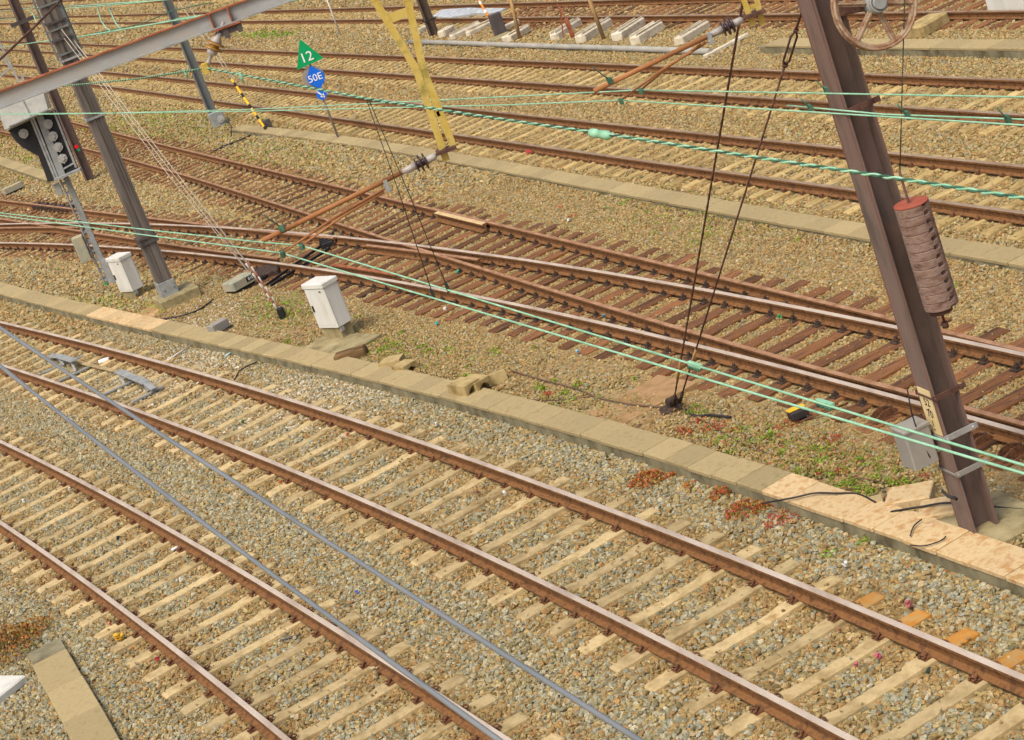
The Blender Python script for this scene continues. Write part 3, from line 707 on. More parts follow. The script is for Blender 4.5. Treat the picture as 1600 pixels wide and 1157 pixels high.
# ------------------------------------------------------------------ masts and everything standing
GZ = -.21
def hmast(name, base, rz, z1, depth, width, mats, label, tf=.022, tw=.014, group=None):
    root = thing(name, base, label, 'mast', group); mb = MB(frame(base, rz))
    d, w = depth/2, width/2
    mb.box(d-tf, d, -w, w, 0, z1)
    mb.build('flange', mats[0], root)
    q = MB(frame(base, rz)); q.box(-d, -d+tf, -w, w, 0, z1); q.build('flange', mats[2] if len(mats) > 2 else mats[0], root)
    q = MB(frame(base, rz)); q.box(-d+tf, d-tf, -tw/2, tw/2, 0, z1); q.build('web', mats[1], root)
    return root
# -- big mast, right
bR = Vector((3.925, 18.52, -.05)); rzR = math.radians(13)
mR = hmast('steel_mast', bR, rzR, 8.6, .29, .31, (M['mast_brown'], M['mast_brown'], mat('mast_lit_flange', [(102, 90, 82), (122, 106, 98), (132, 110, 100), (110, 94, 82)], 2.5, .65, .1, bump=.15, stretch=(1, 1, .3))), 'big dark brown H section mast on the right with weights and a number plate', tf=.026)  # third material: left flange coloured paler to paint in the light on that face
fR = frame(bR, rzR)
q = MB(fR)
for sx in (-1, 1):
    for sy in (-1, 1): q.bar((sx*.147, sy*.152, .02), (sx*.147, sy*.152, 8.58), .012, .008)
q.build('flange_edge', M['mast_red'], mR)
def strap(zc, m, h=.05, ext=.05, name='clamp_band', tilt=0):
    q = MB(fR); q.bar((-.16, -.175, zc), (.18+ext, -.175, zc+tilt), .02, h); q.bar((-.16, .175, zc), (.18, .175, zc+tilt), .02, h)
    q.bar((-.16, -.175, zc), (-.16, .175, zc), .014, .02); q.bar((.18, -.175, zc+tilt), (.18, .175, zc+tilt), .014, .02)
    for yy in (-.175,):
        q.disc((-.14, yy-.02, zc), (0, 1, 0), .018, .04, 6); q.disc((.17, yy-.02, zc+tilt), (0, 1, 0), .018, .04, 6)
    q.build(name, m, mR)
strap(ZUP(bR, 1560, 655) - bR.z + .05, M['galv'], .06); strap(ZUP(bR, 1570, 712) - bR.z + .04, M['box_grey'], .055)
strap(ZUP(bR, 1480, 605) - bR.z, M['rod'], .05); strap(ZUP(bR, 1330, 165) - bR.z, M['rod'], .055)
zp = ZUP(bR, 1440, 620) - bR.z; zq = ZUP(bR, 1465, 668) - bR.z
q = MB(fR); q.box(-.155, -.1495, -.13, .13, zq-.04, zp+.10); pl = q.build('number_plate', M['cream'], mR)
ux = Vector((math.sin(rzR), -math.cos(rzR), 0)); tl = fR @ Vector((-.157, .0, 0)); uz = Vector((0, 0, 1))
zc = (zp + zq)/2 + .045 + bR.z
for t, dz, dx, sz in (('52', .085, .0, .12), ('70', -.045, .0, .12), ('1', -.155, .0, .10), ('-', .02, .0, .12), ('-', -.215, .0, .12)):
    text_mesh(t, sz, M['ink'], 'number', pl, (tl.x, tl.y, zc + dz) + 0*ux if False else Vector((tl.x, tl.y, zc+dz)) + ux*dx, ux, uz, .001)
q = MB(fR); q.box(-.50, -.20, .0, .28, .88, 1.33, bev=.015); q.box(-.508, -.195, -.01, .29, 1.295, 1.32); q.box(-.2, -.147, .05, .2, .94, 1.0); q.box(-.2, -.147, .05, .2, 1.2, 1.26)
tag(q.build('equipment_box', M['box_grey'], mR), 'grey metal box strapped to the left side of the mast')
q = MB(fR); q.tube([(-.28, .0, .55), (-.27, -.08, .5), (-.22, -.12, .47), (-.2, -.1, .44)], .018, 6); q.tube([(-.33, -.02, 1.75), (-.35, 0, 1.5), (-.34, .02, 1.2), (-.3, 0, .95)], .008, 5)
q.build('cable', M['cable'], mR)
q = MB(frame((bR.x, bR.y, -.42), rzR)); q.box(-.5, .6, -.5, .55, 0, .37, bev=.03)
q.build('foundation', M['plinth'], mR)

# -- balance weights, hanging at the right of the mast
wt = Vector((4.115, 18.09, 0)); z_top = ZUP((wt.x, wt.y, 0), 1425, 318); z_bot = ZUP((wt.x, wt.y, 0), 1466, 480)
bw = thing('balance_weights', (wt.x, wt.y, z_bot), 'stack of rusty round cast weights with a red top hanging beside the big mast', 'balance weight')
nW = 12; hh = (z_top - z_bot)/nW
def weight_mb(z):
    mb = MB(Matrix.Translation((wt.x, wt.y, z)) @ Matrix.Rotation(random.uniform(-.06, .06), 4, 'Z')); r = .172; n = 40
    prof = [(r-.006, 0), (r, .006), (r, hh*.25), (r, hh*.3), (r, hh*.55), (r, hh*.75), (r, hh*.83), (r, hh-.008), (r-.006, hh-.002)]
    g0, g1 = -.62, -.42   # slot facing the camera side
    angs = [2*PI*k/n for k in range(n)]; vs, fs = [], []
    for rr, zz in prof:
        for k in range(n):
            t = angs[k]; sl = .74 if k in (33, 34) and (zz < hh*.28 or zz > hh*.8) else 1; vs.append((rr*sl*math.cos(t), rr*sl*math.sin(t), zz))
    for i in range(len(prof)-1):
        for k in range(n): fs.append((i*n+k, i*n+(k+1) % n, (i+1)*n+(k+1) % n, (i+1)*n+k))
    fs += [tuple(range(n-1, -1, -1)), tuple(range(len(vs)-n, len(vs)))]
    return mb.add(vs, fs, 0)
for i in range(nW):
    weight_mb(z_bot + i*hh).build('weight', M['weight'], bw)
mb = weight_mb(z_top + .001); mb.v = [(a, b_, z_top + .004 + (c - z_top)*.12) for a, b_, c in mb.v]; tag(mb.build('weight', M['weight_red'], bw), 'thin bright red top plate')
q = MB(); q.tube([(wt.x-.02, wt.y, z_bot-.22), (wt.x-.02, wt.y, z_top+.35)], .014, 8); q.disc((wt.x-.02, wt.y, z_bot-.03), (0, 0, 1), .12, .05, 16); q.disc((wt.x-.02, wt.y, z_bot-.2), (0, 0, 1), .035, .06, 6); q.build('hanger_rod', M['rod'], bw)
q = MB(); hub = RY(1366, 6, 18.15); q.tube([(wt.x-.02, wt.y, z_top+.33), (hub.x+.30, hub.y+.02, hub.z-.05)], .006, 5); q.build('cable', M['dropper'], bw)

# -- tensioning wheel
tw = thing('tensioning_wheel', hub, 'pale rusty spoked pulley wheel beside the top of the big mast', 'pulley wheel')
axn = Vector((.30, -1, .12)).normalized(); e1 = axn.cross(Vector((0, 0, 1))).normalized(); e2 = e1.cross(axn).normalized()
def ring(mb, c, r, rr, n=40, sq=1.0):
    pts = [c + e1*r*math.cos(t) + e2*r*math.sin(t) for t in np.linspace(0, 2*PI, n+1)]; mb.tube(pts, rr, 8, cap=False)
q = MB(); 
for dx in (-.028, .028): ring(q, hub + axn*dx, .435, .015)
ring(q, hub, .412, .027); q.build('rim', M['wheel'], tw)
q = MB()
for k in range(6):
    t = 2*PI*k/6 + .35; d = e1*math.cos(t) + e2*math.sin(t); q.bar(hub + d*.08, hub + d*.405, .055, .022, up=axn)
    q.bar(hub + d*.08, hub + d*.40, .014, .07, up=axn)
q.build('spoke', M['wheel'], tw)
q = MB(); q.disc(hub, axn, .10, .14, 20); q.disc(hub - axn*(-.06), axn, .065, .12, 16); ring(q, hub + axn*.08, .085, .012); q.build('hub', M['galv_dull'], tw)
q = MB(); mtp = Vector((bR.x+.1, bR.y-.1, hub.z)); q.bar(hub - axn*.05, mtp, .05, .09); q.bar(hub + axn*.05, mtp + Vector((0, -.12, 0)), .03, .06); q.build('bracket', M['rod'], tw)

# -- weathered grey mast, left
bL = G(264, 462, .1); bL = Vector((bL.x, bL.y + .15, .1)); rzL = math.radians(18)
zb = 9.2
mL = hmast('steel_mast', bL, rzL, zb, .34, .34, (M['mast_grey'], M['mast_grey']), 'weathered dark grey mast on a concrete block behind the left white cabinet', tf=.03, tw=.03)
fL = frame(bL, rzL)
q = MB(fL); q.box(-.175, .175, -.178, -.172, 0.28, 8.9); q.bar((-.05, -.185, .3), (-.05, -.185, 8.8), .02, .02); q.bar((.09, -.185, .3), (.09, -.185, 8.8), .03, .02); q.build('cover_strip', M['mast_grey'], mL)
q = MB(fL); q.box(-.2, .2, -.2, .2, 0, .34, bev=.01)
for sx in (-.12, .12): q.disc((sx, -.21, .18), (0, 1, 0), .025, .04, 6)
q.build('steel_shoe', M['galv_dull'], mL)
q = MB(frame((bL.x, bL.y, -.3), rzL)); q.box(-.34, .62, -.46, .5, 0, .4, bev=.03); q.build('foundation', M['plinth'], mL)
def bandL(px, py, m, h=.05):
    zc = ZUP(bL, px, py) - bL.z; q = MB(fL)
    for s in (-1, 1): q.bar((-.22, s*.205, zc), (.22, s*.205, zc), .02, h); q.bar((s*.21, -.2, zc), (s*.21, .2, zc), .02, h)
    q.disc((-.2, -.23, zc), (0, 1, 0), .03, .06, 6); q.disc((.2, -.23, zc), (0, 1, 0), .03, .06, 6); q.build('clamp_band', m, mL)
for px, py, m in ((232, 368, 'block_dark'), (226, 380, 'block_dark'), (150, 182, 'galv_dull'), (92, 62, 'block_dark'), (86, 34, 'block_dark'), (108, 92, 'galv')): bandL(px, py, M[m])
z0, z1_ = ZUP(bL, 108, 96) - bL.z, 8.6
q = MB(fL); q.box(.18, .30, -.17, .17, z0, z1_); q.bar((.24, -.2, z0+.3), (.24, -.2, z1_), .05, .03); q.bar((-.26, -.12, z0+.1), (-.26, -.12, z1_), .04, .04)
for k in range(4): q.disc((.2, -.21, z0 + .25 + k*.5), (0, 1, 0), .035, .08, 8); q.bar((-.28, -.2, z0+.2+k*.55), (.34, -.2, z0+.2+k*.55), .03, .04)
q.build('bracket', M['mast_mid'], mL)

# -- brown mast behind it, mid grey mast, far dark mast
b = G(141, 281, -.2); mB = hmast('steel_mast', b, math.radians(20), 10.2, .30, .30, (M['mast_brown'], M['mast_brown']), 'slim reddish brown mast behind the signal at left')
q = MB(frame(b, math.radians(20))); zc = ZUP(b, 32, 35) - b.z
q.bar((-.45, -.2, zc), (.4, -.2, zc), .06, .14); q.bar((-.3, .18, zc), (.3, .18, zc), .05, .1); q.build('bracket', M['block_dark'], mB)
zc = ZUP(b, 121, 228) - b.z
q = MB(frame(b, math.radians(20))); q.disc((-.02, -.17, zc), (0, 1, 0), .07, .02, 16); q.build('reflector', plain('reflector_red', (222, 30, 20)), mB)
q = MB(frame(b, math.radians(20))); q.disc((.0, -.17, zc-.13), (0, 1, 0), .05, .02, 16); q.build('reflector', plain('reflector_green', (20, 140, 90)), mB)
b = G(340, 196, -.2); b.x -= .0; mM = hmast('steel_mast', b, math.radians(14), 9.5, .30, .28, (M['mast_mid'], M['mast_mid']), 'bluish grey mast with two round lamps at its foot, left of the green sign')
fM = frame(b, math.radians(14)); bMM = b.copy()
q = MB(fM); q.box(-.22, .3, -.42, -.17, 0, .52, bev=.02); hb = q.build('lamp_box', M['galv_dull'], mM)
for (px, py) in ((345, 186), (352, 199)):
    p = RY(px, py, b.y - .5); q = MB(); q.disc(p, (0, 1, 0), .13, .06, 20); q.disc(p + Vector((0, -.04, 0)), (0, 1, 0), .06, .03, 12); q.build('lamp', M['lamp'], mM)
b = G(679, 56, -.2); mD = hmast('steel_mast', b, math.radians(10), 7, .32, .32, (M['mast_dark'], M['mast_dark']), 'dark brown mast at the top edge standing between the pale blocks')
q = MB(frame(b, math.radians(10))); q.bar((-.22, -.2, .62), (.25, -.2, .62), .03, .06); q.bar((-.22, .2, .62), (.25, .2, .62), .03, .06); q.build('clamp_band', M['cable'], mD)

# -- yellow drop posts of the portal (their lower ends hang clear of the ground), cross plane YP
YP = 17.3
def drop_post(name, legs, rungs, label, w=.066):
    allp = [RY(*p, YP) for l in legs for p in l]; zt = max(p.z for p in allp)
    low = min(allp, key=lambda p: p.z); root = thing(name, low, label, 'catenary support', 'yellow drop posts')
    for l in legs:
        q = MB(); li = legs.index(l)
        for si, (a, b_) in enumerate(zip(l[:-1], l[1:])):
            yo = YP + .0025*si + .006*li; A, B = RY(*a, yo), RY(*b_, yo); d = (B - A).normalized(); A2, B2 = A, B + d*.01
            q.bar(A2 + Vector((0, 0, 0)), B2, .012, w, up=(0, 0, 1) if abs(d.z) < .9 else (1, 0, 0)); 
            s = d.cross(Vector((0, 1, 0))).normalized()*(w/2 - .006)
            q.bar(A2 + s + Vector((0, .04, 0)), B2 + s + Vector((0, .04, 0)), .008, .07, up=(0, 1, 0))
        q.build('leg', M['yellow'], root)
    for a, b_, ww in rungs:
        q = MB(); q.bar(RY(*a, YP+.012), RY(*b_, YP+.012), .014, ww); q.build('rung', M['yellow'], root)
    return root
dp1 = drop_post('drop_post', [[(545, -60), (585, 0), (650, 108), (697, 250)], [(618, -60), (637, 0), (661, 108), (707, 226)]], [((600, 32), (640, 18), .085), ((672, 183), (687, 177), .05)],
          'mustard yellow two legged post ending in mid picture above the left cantilever')
dp2 = drop_post('drop_post', [[(1138, -80), (1160, -6), (1176, 39)], [(1160, -80), (1181, -6), (1191, 37)]], [((1166, 14), (1184, 8), .04)], 'mustard yellow post end at the top edge above the right cantilever', .05)

# -- portal beam with hanging insulator, same cross plane
za = RY(0, 145, YP).z; zb_ = RY(372, 0, YP).z; zbt = (za + zb_)/2; bh = .15
xa, xb = RY(0, 145, YP).x, RY(372, 0, YP).x
pb = thing('portal_beam', ((xa+xb)/2, YP, zbt-bh), 'grey steel beam with rusty top edge crossing the top left corner', 'steel beam')
x0, x1 = xa - 5.5, xb + 9.0
q = MB(); q.box(x0, x1, YP-.004, YP+.004, zbt-bh+.012, zbt-.012); q.build('web', M['beam'], pb)
q = MB(); q.box(x0, x1, YP-.035, YP+.035, zbt-.012, zbt); q.build('top_flange', M['rust'], pb)
q = MB(); q.box(x0, x1, YP-.06, YP+.06, zbt-bh, zbt-bh+.012); q.build('bottom_flange', M['galv_dull'], pb)
print('beam z', za, zb_, 'x', xa, xb)
pi_ = RY(347, 38, YP)
q = MB()
for px in (330, 362): p = RY(px, 30, YP); q.box(p.x-.006, p.x+.006, YP-.06, YP-.005, zbt-bh+.012, zbt-.012)
xl, xr = RY(331, 40, YP).x - .02, RY(366, 28, YP).x + .04
q.box(xl, xr, YP-.075, YP+.05, zbt-bh-.016, zbt-bh-.001); q.build('stiffener', M['rust'], pb)
mid = Vector(((xl+xr)/2 + .03, YP-.02, zbt-bh-.016))
hi_ = thing('hanging_insulator', mid, 'brown disc insulator hanging under the grey beam at top left', 'insulator')
q = MB(); q.box(mid.x-.07, mid.x-.02, YP-.06, YP-.05, mid.z-.09, mid.z); q.box(mid.x+.06, mid.x+.1, YP-.06, YP-.05, mid.z-.08, mid.z); q.box(mid.x-.1, mid.x+.1, YP-.05, YP+.01, mid.z-.06, mid.z); q.build('bracket', M['block_dark'], hi_)
tp = RY(346, 43, YP-.03); bt = RY(322, 107, YP-.03); ax_ = (bt - tp).normalized(); Ls = (bt - tp).length
def prof_tube(c, ax, prof, n=20):
    c = Vector(c); mb = MB(); mb.tube([c + Vector(ax)*a for a, r in prof], [r for a, r in prof], n, cap=True); return mb
prof_tube(tp, ax_, [(-.05, .014), (.05, .014), (.051, .028), (.10, .034), (.125, .048), (.14, .05), (.145, .03)]).build('cap', M['cap'], hi_)
prof_tube(tp, ax_, [(.14, .04), (.146, .085), (.158, .09), (.163, .045), (.185, .045), (.19, .084), (.202, .086), (.208, .03)]).build('disc', M['porcelain_amber'], hi_)
prof_tube(tp, ax_, [(.20, .03), (.21, .05), (.25, .045), (.262, .02), (Ls-.06, .016), (Ls-.05, .022), (Ls, .026)]).build('rod', M['cap'], hi_)
q = MB(); q.box(bt.x-.035, bt.x+.035, bt.y-.04, bt.y+.04, bt.z-.045, bt.z+.05, bev=.01); q.build('clamp', M['yellow'], hi_)
print('ins', Ls, tp, bt)

# -- cantilevers
def cantilever(ins, endp, hinge, arms, dpost, label, Y=YP):
    A = RY(*dpost, Y - .03); I = RY(*ins, Y - .03); E_ = RY(*endp, Y - .05)
    root = thing('cantilever_arm', A, label, 'cantilever', 'rusty cantilevers')
    d = (I - A).normalized()
    q = MB(); q.tube([A + Vector((.06, 0, .02)), A - d*0, I - d*.13], .016, 8); q.box(A.x-.05, A.x+.14, Y-.07, Y+.09, A.z-.015, A.z+.015); q.build('bracket', M['rod'], root)
    dd = (E_ - I).normalized()
    prof_tube(I - dd*.14, dd, [(0, .02), (.02, .032), (.09, .038), (.10, .03)]).build('cap', M['cap'], root)
    prof_tube(I - dd*.04, dd, [(0, .03), (.004, .075), (.018, .078), (.022, .035), (.045, .035), (.05, .08), (.064, .082), (.068, .035), (.09, .035), (.094, .066), (.104, .066), (.108, .03)]).build('insulator', M['porcelain'], root)
    prof_tube(I + dd*.06, dd, [(0, .036), (.08, .032), (.14, .026)]).build('cap', M['cap'], root)
    q = MB(); q.tube([I + dd*.17, E_], .0235, 12); q.build('tube', M['rust_tube'], root)
    H_ = RY(*hinge, Y - .05); q = MB(); q.box(H_.x-.02, H_.x+.02, H_.y-.03, H_.y+.03, H_.z-.07, H_.z+.03); q.disc(H_ - Vector((0, 0, .05)), (0, 1, 0), .025, .09, 8); q.build('hinge', M['galv_dull'], root)
    for (pa, pbx, wz) in arms:
        a, c = RY(*pa, Y - .06), G(*pbx, wz + .02); q = MB(); m_ = a.lerp(c, .5) + Vector((0, 0, .02)); q.tube([a, m_, c], [.012, .012, .010], 8); q.build('steady_arm', M['rust_tube'], root)
        q = MB(); q.box(c.x-.018, c.x+.018, c.y-.05, c.y+.05, c.z-.035, c.z+.015, bev=.004); q.build('clamp', M['copper_dark'], root)
    k = I.lerp(E_, .88); q = MB(); q.box(k.x-.02, k.x+.03, k.y-.03, k.y+.03, k.z-.0, k.z+.05); q.tube([k + Vector((0, 0, .04)), k + Vector((-.08, 0, .16)), k + Vector((-.10, 0, .2))], .006, 5); q.build('clamp', M['copper_dark'], root)
    return root
ZW = 5.55
cantilever((660, 254), (411, 376), (603, 287), [((604, 293), (441, 396), ZW), ((600, 300), (471, 384), ZW)], (690, 238), 'orange rusty cantilever tube with steady arms reaching the lower pair of wires')
cantilever((1139, 41), (928, 143), (1108, 57), [((1108, 64), (970, 157), ZW), ((1098, 68), (1001, 141), ZW)], (1172, 25), 'orange rusty cantilever tube with steady arms reaching the upper pair of wires')

# -- wires
def wire(name, pts, r, m, label, cat='wire', group=None, n=6, extra=None):
    q = MB(); q.tube(pts, r, n); o = q.build(name, m) if extra is None else None
    return tag(o, label, cat, group)
def ext(a, b, f): return a + (a - b)*f
def cw(name, px, label, z=ZW, r=.0068):
    P = [G(a, b, z) for a, b in px]; P = [ext(P[0], P[1], .6)] + P + [ext(P[-1], P[-2], .25)]
    return wire(name, P, r, M['copper'], label, 'overhead wire')
cw('contact_wire', [(0, 333), (245, 361), (399, 378), (471, 384), (1599, 727)], 'upper wire of the lower pale green pair crossing the big mast foot')
cw('contact_wire', [(0, 337), (245, 370), (399, 390), (441, 396), (1599, 740)], 'lower wire of the lower pale green pair crossing the big mast foot')
cw('contact_wire', [(0, 178), (180, 177), (400, 171), (800, 151), (1001, 141), (1599, 152)], 'highest long pale green wire, passing the right cantilever')
cw('contact_wire', [(0, 180), (400, 174), (800, 164), (970, 157), (1599, 196)], 'second pale green wire just under the highest one')
cw('contact_wire', [(1283, 170), (1380, 179), (1599, 187)], 'short pale green wire starting at the big mast')
# messenger: over the lower pair
ca, cb_ = G(471, 384, ZW).lerp(G(441, 396, ZW), .5), G(1599, 733, ZW)
def over(px, py):
    d = ray(px, py); o = Vector((0, 0, CH)); u = (cb_ - ca); u.z = 0
    # ray meets the vertical plane through ca, cb
    nrm = Vector((u.y, -u.x, 0)); t = (ca - o).dot(nrm)/d.dot(nrm); return o + d*t
mpts = [over(a, b) for a, b in ((575, 155), (799, 189), (960, 212), (1199, 249), (1400, 279), (1599, 310))]
print('messenger', [tuple(round(v, 2) for v in p) for p in mpts])
left = [Vector((bt.x - .0, YP-.03, bt.z))]; lp = RY(212, 124, 22.0); l2 = RY(88, 136, 27.5)
mp = [ext(l2, lp, 1.0), l2, lp] + left + mpts
mp.append(ext(mp[-1], mp[-2], .5))
mw = thing('messenger_wire', mp[3], 'thick twisted green messenger cable from the hanging insulator to the right edge', 'overhead wire')
dense = []
for a, b_ in zip(mp[:-1], mp[1:]):
    k = max(2, int((b_ - a).length/.02)); dense += [a.lerp(b_, i/k) for i in range(k)]
for ph, mm in ((0, 'copper'), (PI, 'copper_dark')):
    q = MB(); pts = []
    s_ = 0
    for i, p in enumerate(dense):
        d = (dense[min(i+1, len(dense)-1)] - dense[max(i-1, 0)]).normalized(); a_ = d.cross(Vector((0, 0, 1))).normalized(); c_ = a_.cross(d)
        th = s_*2*PI/.16 + ph; pts.append(p + (a_*math.cos(th) + c_*math.sin(th))*.0052); s_ += .02
    q.tube(pts, .0058, 5); q.build('strand', M[mm], mw)
i0 = over(925, 208); i1 = over(950, 212); q = MB(); dd = (i1 - i0).normalized(); q.tube([i0 - dd*.01, i0, i0.lerp(i1, .3), i0.lerp(i1, .32), i0.lerp(i1, .6), i0.lerp(i1, .62), i1, i1 + dd*.03], [.012, .026, .026, .022, .022, .026, .026, .012], 12); q.build('splice', M['copper'], mw)
for px, py in ((383, 118), (268, 118)):
    p = mp[2].lerp(left[0], .75) if px < 320 else left[0].lerp(mpts[0], .25)
    q = MB(); q.box(p.x-.012, p.x+.012, p.y-.04, p.y+.04, p.z-.03, p.z+.02); q.tube([p, p - Vector((0, 0, .07))], .01, 6); q.build('clamp', M['copper'], mw)
# droppers from the messenger
da, db = G(677, 463, ZW), G(700, 452, ZW); mt_ = over(573, 157)
for dst, lab in ((da, 'thin black dropper wire looping from the messenger to the lower green wire, left strand'), (db, 'thin black dropper wire looping from the messenger to the upper green wire, right strand')):
    q = MB(); kx = .03 if dst is db else 0; tpp = mt_ + Vector((kx*.5, 0, 0)); q.tube([tpp, tpp.lerp(dst, .5) + Vector((.006, 0, 0)), dst], .0035, 5)
    o = thing('dropper_wire', dst, lab, 'dropper wire', 'droppers below the messenger'); q.build('wire', M['dropper'], o)
    q = MB(); q.box(dst.x-.012, dst.x+.012, dst.y-.03, dst.y+.03, dst.z-.02, dst.z+.05); q.build('clamp', M['dropper'], o)
# connectors on the wires
for px, py, lab in ((1086, 571, 'pale green connector clip on the upper wire in front of the guy rods'), (1290, 631, 'pale green connector clip on the upper wire left of the big mast foot')):
    c = G(px, py, ZW); d = (G(1599, 727, ZW) - G(471, 384, ZW)).normalized(); rz = math.atan2(d.y, d.x)
    o = thing('wire_connector', c, lab, 'wire clip', 'connector clips'); f = frame(c, rz); q = MB(f); q.box(-.07, .07, -.012, .012, -.010, .016, bev=.003)
    q.build('body', M['copper'], o); q = MB(f)
    for k in range(4): q.disc((-.054+k*.036, -.010, -.014), (0, 1, 0), .010, .024, 6)
    q.build('bolt', M['copper_dark'], o)
for px, py in ((1291, 143), (1266, 170), (1418, 181), (1575, 188)):
    c = G(px, py, ZW); q = MB(); q.box(c.x-.012, c.x+.012, c.y-.04, c.y+.04, c.z-.03, c.z+.035); q.tube([c, c + Vector((-.05, .0, .11))], .006, 5)
    tag(q.build('wire_clamp', M['copper_dark']), 'small dark green clamp on the upper wires around the big mast', 'wire clamp', 'clamps on the upper wires')
# feeder cables near the lens
F1 = [(0, 513), (82, 567), (175, 627), (282, 697), (399, 777), (437, 801), (600, 904), (687, 959), (799, 1029), (857, 1065)]
F2 = [(0, 572), (100, 652), (175, 707), (265, 777), (350, 843), (399, 880), (525, 973), (657, 1065)]
for Fp, lab in ((F1, 'long blue grey cable slanting over the tracks from the left edge, right of its twin'), (F2, 'long blue grey cable slanting over the tracks in the lower left, left of its twin')):
    P = [G(a, b, 6.7) for a, b in Fp]
    n_ = len(P); cx = np.polyfit([p.y for p in P], [p.x for p in P], 2)
    yy = np.linspace(P[0].y + 4, P[-1].y - 1.6, 30); P = [Vector((float(np.polyval(cx, y)), y, 6.7)) for y in yy]
    wire('feeder_cable', P, [.0125]*12 + [.010]*9 + [.0085]*9, M['feeder'], lab, 'cable', 'pair of blue grey cables', 10)

# assorted thin green wires crossing the top left corner
tl_w = [([(112, 60), (160, 52), (275, 32), (430, 8), (480, -4)], .010, 'thickest green wire at top left, rising right from the grey mast behind the beam'),
        ([(-20, 20), (60, 12), (130, 9), (230, 2)], .007, 'green wire along the very top left edge'),
        ([(-20, 32), (60, 27), (100, 26)], .006, 'pale green wire ending at the brown mast near the top left corner'),
        ([(60, 26), (110, 13), (200, 6), (320, -6)], .007, 'green wire between the two left masts leading to the top edge'),
        ([(-20, 78), (60, 66), (90, 62)], .006, 'green wire on the left edge ending at the grey mast'),
        ([(275, 30), (330, 22), (400, 5)], .007, 'green wire joining the thick one beside the bluish mast'),
        ([(150, 52), (220, 38), (270, 17), (330, 4)], .006, 'dark green wire behind the beam end')]
for pts, r, lab in tl_w:
    wire('overhead_wire', [G(a, b, 5.6) for a, b in pts], r*2.2, M['copper_dark'] if 'dark' in lab else M['copper'], lab, 'overhead wire', 'thin wires at top left')
for pts, lab in (([(151, 8), (154, 20), (158, 33), (166, 44), (173, 49)], 'curved green loop wire at top left, nearer the grey mast'), ([(169, 10), (175, 24), (181, 37), (188, 45)], 'curved green loop wire at top left, second from the grey mast'), ([(47, 17), (52, 24), (57, 35)], 'short curved green loop wire beside the brown mast')):
    wire('loop_wire', [G(a, b, 5.9) for a, b in pts], .016, M['copper'], lab, 'overhead wire', 'loop wires at top left')
wire('stay_rod', [RY(-20, 112, 24), RY(50, 46, 25), RY(104, -8, 26)], .016, M['rod'], 'dark brown rod slanting across the top left corner in front of two masts', 'rod')

# -- guys
def guy_pair():
    anc = Vector((1.75, 24.75, -.15)); az_ = Vector((4.0, 18.6, 0)); zt = ZUP((3.95, 18.6, 0), 1253, 0)
    specs = [(Vector((1.73, 24.8, -.02)), RY(1164, -40, YP), None, 'left of two dark rusty guy rods rising from the ground anchor'),
             (Vector((1.83, 24.75, -.02)), None, None, 'right of two dark rusty guy rods rising to the big mast, with a turnbuckle')]
    for i, (a, b_, _, lab) in enumerate(specs):
        if i == 0:
            top = RY(1168, -40, YP); low = G(1052, 632, -.02)
        else:
            low = G(1062, 628, -.02); top = RY(1268, -30, 18.45)
        o = thing('guy_rod', low, lab, 'guy wire', 'rusty guy rods')
        if i == 0:
            q = MB(); k = 90; pts = [low.lerp(top, t/k) for t in range(k+1)]; q.tube(pts, [.011 + .004*(t % 2) for t in range(k+1)], 6); q.build('chain', M['rod'], o)
        else:
            ta, tb = low.lerp(top, .852), low.lerp(top, .915); q = MB(); q.tube([low, ta], .0115, 8); q.tube([tb, top], .0115, 8); q.build('rod', M['rod'], o)
            q = MB(); d = (tb - ta).normalized(); s = d.cross(Vector((0, 1, 0))).normalized()*.035
            q.tube([ta, ta + d*.06 + s*.9, tb - d*.1 + s*.9, tb], .012, 6); q.tube([ta, ta + d*.06 - s*.9, tb - d*.1 - s*.9, tb], .012, 6); q.disc(ta, d, .03, .04, 8); q.disc(tb, d, .026, .03, 8); q.build('turnbuckle', M['rod'], o)
        q = MB(); a1, a2 = low.lerp(top, .085 + .02*i), low.lerp(top, .15 + .02*i); q.tube([a1, a2], .018, 8); q.build('splice', M['dry_leaf'] if False else M['post_tan'], o)
        sp_ = low.lerp(top, .03); q = MB(); q.tube([low, sp_], [.03, .022], 8); q.build('shackle', M['clip_dark'], o)
    g = G(1050, 642, -.15); q = MB(); q.box(g.x-.16, g.x+.16, g.y-.14, g.y+.14, -.3, -.08, bev=.03); q.disc((g.x+.02, g.y, -.03), (1, .3, 0), .07, .1, 12); q.disc((g.x+.05, g.y-.05, .02), (1, .3, 0), .05, .14, 10)
    tag(q.build('ground_anchor', M['clip_dark']), 'dark rusty ground anchor where the two brown guy rods meet the gravel', 'ground anchor')
guy_pair()
# left guys to the weathered mast
aL = G(444, 500, -.15); topz = ZUP(bL, 100, 92)
lefts = []
for i, (px, py) in enumerate(((96, 60), (112, 64), (92, 46), (116, 70))):
    t = RY(px + 4, py, bL.y - .25); low = aL + Vector((-.12 + .02*i, .03*i, .12)); knee = low.lerp(t, .30)
    knee = RY((392, 397, 388, 402)[i], (430, 426, 424, 430)[i], low.lerp(t, .18).y)
    wire('guy_wire', [knee, RY((275, 287, 270, 290)[i], (289, 285, 272, 289)[i], low.lerp(t, .62).y), t], .0085, M['guy'], ('pale guy wire of the left bundle, lowest strand', 'pale guy wire of the left bundle, highest strand', 'pale guy wire of the left bundle, second strand from below', 'pale guy wire of the left bundle, second strand from above')[i], 'guy wire', 'pale guy wires of the left mast')
gr = thing('guy_guard', aL, 'red and white striped rod at the foot of the left guy wires', 'guy guard')
a, b_ = aL + Vector((0, 0, .02)), RY(384, 412, aL.y + .8); n = 11
